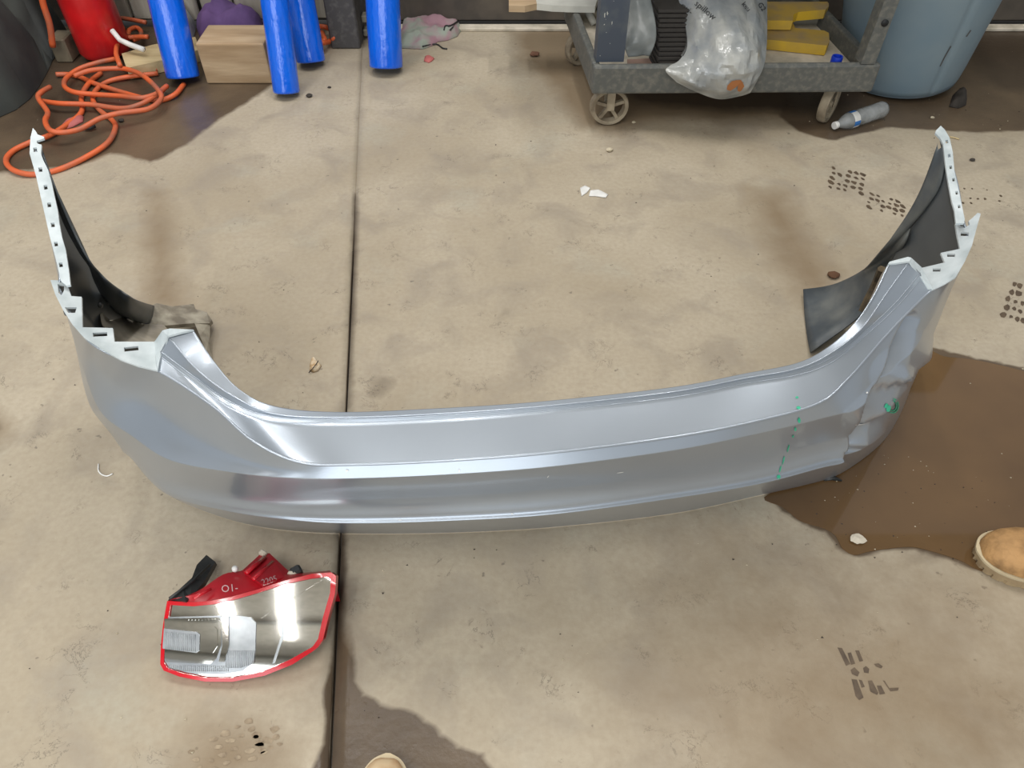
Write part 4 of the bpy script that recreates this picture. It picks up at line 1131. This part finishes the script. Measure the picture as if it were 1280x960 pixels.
# ================================================================== BOOTS
def boot(label, tip, heading, toe_mat, pinch=1.0):
    """tip: floor point under the toe, heading: direction from toe to heel"""
    Mx = Matrix.Translation((tip[0], tip[1], 0)) @ Matrix.Rotation(heading, 4, 'Z')
    root = thing('boot', label, 'boot', (tip[0], tip[1], 0))
    prof = [(0, .004), (.008, .022), (.02, .034), (.04, .044), (.07, .051), (.11, .051), (.15, .043), (.2, .037), (.25, .038), (.28, .032), (.297, .016), (.3, .004)]
    prof = [(s, w_ * pinch) for s, w_ in prof]
    ln = cr([(s, w_, 0) for s, w_ in prof], 4)
    loop = [(p.x, p.y) for p in ln] + [(p.x, -p.y) for p in reversed(ln)]

    def slab_(z0, z1, grow, m, name, notch=False):
        lp = []
        for i, (x, y) in enumerate(loop):
            k = grow * (1 - (.035 if notch and i % 4 == 0 else 0)); lp.append(((x - .15) * k + .15, y * k))
        V, T = cdt(lp); mb = MB(); sheet(mb, V, T, lambda x, y: Mx @ Vector((x, y, z1)), lambda x, y: Mx @ Vector((x, y, z0))); return obj(name, mb, m, root, False)
    slab_(.001, .014, 1.0, M_SOLE, 'outsole', True)
    slab_(.0145, .027, 1.015, M_SOLE, 'midsole')
    slab_(.0275, .033, 1.03, M_WELT, 'welt')
    hgt = [(.004, .034), (.012, .052), (.03, .068), (.06, .078), (.1, .088), (.14, .105), (.18, .13), (.22, .14), (.26, .14), (.29, .12)]
    rows = []
    for v in cr([(a, b, 0) for a, b in hgt], 3):
        s, hh = v.x, v.y
        wid = np.interp(s, [p[0] for p in prof], [p[1] for p in prof]) * .95
        row = []
        for k in range(13):
            a = math.pi * k / 12; x_, z_ = math.cos(a), math.sin(a)
            row.append(Mx @ Vector((s, wid * math.copysign(abs(x_) ** .75, x_), .0335 + (hh - .033) * abs(z_) ** .75)))
        rows.append(row)
    mb = MB(); mb.grid(rows); mb.f += [list(range(13)), list(range(len(rows) * 13 - 13, len(rows) * 13))[::-1]]; mb.m += [0, 0]
    obj('upper', mb, toe_mat, root)
    mb = MB(); sh = Matrix.Translation((.235, 0, 0))
    mb.lathe([(.052, .12), (.05, .15), (.05, .19), (.056, .25), (.058, .252), (.052, .25), (.046, .19), (.046, .14)], Mx @ sh @ Matrix.Diagonal((1.05, .82, 1, 1)), 28)
    obj('shaft', mb, toe_mat, root)
    for k in range(4):
        s = .125 + .02 * k; z_ = np.interp(s, [a for a, b in hgt], [b for a, b in hgt]) + .003
        mb = MB(); mb.tube([Mx @ Vector((s, q * .022, z_ - abs(q) * .006)) for q in (-1, -.5, 0, .5, 1)], .003, 6); obj('lace', mb, M_SOLE, root)


tp = P(1220, 690, .02)
boot('tan suede work boot stepping in at the right edge beside the puddle', (tp.x, tp.y), math.radians(-11), M_BOOT, 1.16)
tp = P(484, 943, .04)
boot('pale-rimmed boot toe poking in at the bottom edge', (tp.x, tp.y), math.radians(-92), mat('scuffed_cream_leather', (206, 182, 146), .6, 0, (170, 120, 74), 22), .95)


# ================================================================== FLOOR MARKS AND LITTER
def stuff_(o):
    o['kind'] = 'stuff'; return o


def prints(label, polys, m=None):
    mb = MB(fix=False)
    for poly in polys:
        mb.add([P(x, y, .0007) for x, y in poly], [list(range(len(poly)))[::-1]])
    c = sum((v for v in mb.v), Vector()) / len(mb.v)
    return stuff_(tag(obj('boot_print', mb, m or M_PRINT, None, False, (c.x, c.y, 0)), label, 'footprint', 'muddy tread marks on the floor'))


def tread(cx, cy, nx, ny, dx, dy, w_, h_, ang, drop=.2):
    a = math.radians(ang); out = []
    for i in range(nx):
        for j in range(ny):
            if random.random() < drop: continue
            x = (i - (nx - 1) / 2) * dx + random.uniform(-1, 1); y = (j - (ny - 1) / 2) * dy + random.uniform(-.7, .7)
            s = random.uniform(.6, 1.1)
            out.append(blob(cx + x * math.cos(a) - y * math.sin(a), cy + x * math.sin(a) + y * math.cos(a), w_ * s, h_ * s, ang + 15, 7, .3))
    return out


prints('tread mark of small dark dashes left of the bumper right tip', tread(1059, 226, 5, 5, 9.5, 6, 8, 4, 12))
prints('partial tread mark hidden behind the right bumper side', tread(1108, 256, 6, 4, 8.5, 5.5, 8, 3.8, 14, .3))
prints('faint tread specks just right of the bumper right tip', tread(1228, 246, 6, 4, 9, 6, 4, 2.4, 5, .5))
prints('tread mark of squares at the right edge above the puddle', tread(1274, 378, 4, 5, 9, 10, 8, 7, 18, .05))
prints('tread mark of separate blocks low right on bare concrete',
       [[(x / 4 + 960, y / 4 + 760) for x, y in q] for q in (
           [(348, 198), (370, 200), (412, 280), (390, 288)], [(398, 225), (415, 222), (436, 278), (415, 284)], [(436, 212), (455, 212), (476, 264), (458, 268)],
           [(413, 310), (432, 296), (458, 322), (448, 342), (420, 330)], [(476, 300), (490, 290), (506, 304), (503, 326), (480, 322)], [(530, 280), (552, 276), (574, 292), (566, 302), (540, 292)],
           [(418, 356), (444, 358), (478, 448), (456, 460), (438, 440)], [(454, 358), (470, 362), (484, 394), (468, 398)], [(500, 364), (520, 362), (552, 424), (546, 434), (512, 418)],
           [(544, 388), (566, 388), (586, 428), (558, 432)], [(574, 362), (584, 364), (606, 400), (654, 398), (650, 412), (612, 416)])])
prints('mottled tread mark at the bottom edge left of the wet patch', tread(285, 940, 6, 5, 16, 11, 13, 7, -28, .25) + tread(335, 925, 3, 3, 12, 10, 13, 9, -20, .1),
       mat('grey_mud', (124, 108, 88), .8, 0, (160, 144, 120), 60))


def pebble(name, label, px, py, r, m, cat, squash=.6, group=None):
    c = P(px, py, 0); mb = MB(); bm = bmesh.new(); bmesh.ops.create_icosphere(bm, subdivisions=2, radius=r)
    k = random.uniform(0, 50); vs = []
    for v in bm.verts:
        n = 1 + .35 * mnoise.noise(v.co / r * 1.3 + Vector((k, k, k)))
        vs.append(Vector((v.co.x * n * 1.2, v.co.y * n, max(-r * .5, v.co.z * n * squash))) + Vector((c.x, c.y, r * .5 + .0005)))
    bm.verts.index_update(); mb.add(vs, [[v.index for v in f.verts] for f in bm.faces]); bm.free()
    return tag(obj(name, mb, m, None, False, (c.x, c.y, 0)), label, cat, group)


pebble('pebble', 'cream pebble on the floor in front of the left cart wheel', 762, 189, .011, M_STONE, 'pebble')
pebble('pebble', 'tiny pale pebble beside the left cart wheel', 792, 154, .007, M_STONE, 'pebble')
pebble('dirt_crumb', 'black crumb on the floor below the second blue tube', 387, 121, .011, M_DARKBIT, 'dirt')
pebble('dirt_crumb', 'small black crumb between the two pairs of blue tubes', 412, 110, .006, M_DARKBIT, 'dirt')
pebble('dirt_crumb', 'dark crumb right of the bumper right tip', 1215, 201, .008, M_DARKBIT, 'dirt')
pebble('stone_chip', 'flat pale stone chip in the wet edge of the puddle', 1071, 676, .014, M_DUSTY, 'stone', .25)
pebble('dirt_crumb', 'dark clod at the floor right of the pink tag', 152, 152, .010, M_DARKBIT, 'dirt')
pebble('stone_chip', 'whitish chip on the wet floor right of the bottle', 1165, 148, .007, M_STONE, 'stone')
pebble('dirt_crumb', 'reddish crumb on the floor left of the cart', 668, 70, .018, mat('brown_clod', (120, 84, 66), .9), 'dirt', .5)
pebble('dirt_crumb', 'brown lump in the back flap of the right liner', 1041, 346, .016, mat('rust_clod', (96, 66, 44), .9), 'dirt', .5)
lf = thing('dry_leaf', 'curled brown leaf on the floor inside the bumper near the joint', 'leaf', tuple(P(394, 458, 0)))
mb = mound(G2([(387, 464), (388, 456), (390, 450), (394, 449), (397, 454), (402, 458), (398, 464), (392, 466)]), .012, .006, .6, 60, edge=.012, seed=6); obj('blade', mb, mat('dry_leaf_brown', (168, 132, 84), .8, 0, (220, 206, 180), 60), lf)
mb = MB(); mb.tube([P(386, 466, .004), P(393, 458, .018), P(398, 451, .012)], .0012, 5); obj('midrib', mb, M_DARKBIT, lf)
for k, pts in enumerate(([(725, 236), (731, 233), (738, 236), (734, 241), (727, 246)], [(738, 239), (748, 238), (760, 244), (757, 248), (744, 246), (736, 246)])):
    mb = mound(G2(pts), .002, .008, .5, 60, edge=.012, seed=k); tag(obj('paint_flake', mb, M_WHITE, None), ('smaller left', 'larger right')[k] + ' white paint flake on the floor before the cart', 'paint flake')
mb = mound(G2([(530, 77), (531, 72), (537, 70), (543, 74), (540, 77), (536, 79)]), .008, .008, .4, 50, edge=.02); tag(obj('scrap', mb, M_PINK, None), 'coral pink scrap on the floor in front of the rag', 'scrap')
mb = MB(); mb.tube(cr([P(123, 580, .002), P(123, 588, .002), P(127, 593, .002), (P(134, 595, .002)), P(141, 592, .002)], 4), .0016, 6)
tag(obj('plastic_clip', mb, M_WHITE, None), 'thin white curved clip on the floor left of the bumper', 'clip')
mb = MB(); mb.tube([P(1030, 600, .004), P(1040, 597, .006), P(1052, 601, .004)], [.003, .007, .002], 6)
tag(obj('broken_clip', mb, M_BLACK, None), 'black broken clip under the right end of the bumper', 'clip')
mb = MB(); mb.tube(cr([P(1187, 171, .003), P(1193, 172, .004), P(1199, 174, .003)], 3), .0028, 6)
tag(obj('twig', mb, M_PLANK, None), 'short twig on the floor behind the bumper right tip', 'twig')
mb = MB()
for k in range(230):
    q = P(random.uniform(0, 1280), random.uniform(60, 955), 0)
    if k % 3 == 0: q = P(random.uniform(1010, 1270), random.uniform(560, 700), 0)
    if k % 7 == 0: q = P(random.uniform(970, 1280), random.uniform(110, 165), 0)
    r = random.uniform(.0008, .0026); a = random.uniform(0, 6)
    if q.y > 3.5: continue
    mb.add([q + Vector((r * math.cos(a + t) * 1.4, r * math.sin(a + t), .0012)) for t in (0, 2.1, 4.2)] + [q + Vector((0, 0, .0014 + r))], [[0, 1, 3], [1, 2, 3], [2, 0, 3], [2, 1, 0]], k % 2)
o = tag(obj('grit', mb, [M_DARKBIT, M_STONE], None, False), 'fine grit and crumbs scattered over the whole floor', 'grit'); o['kind'] = 'stuff'
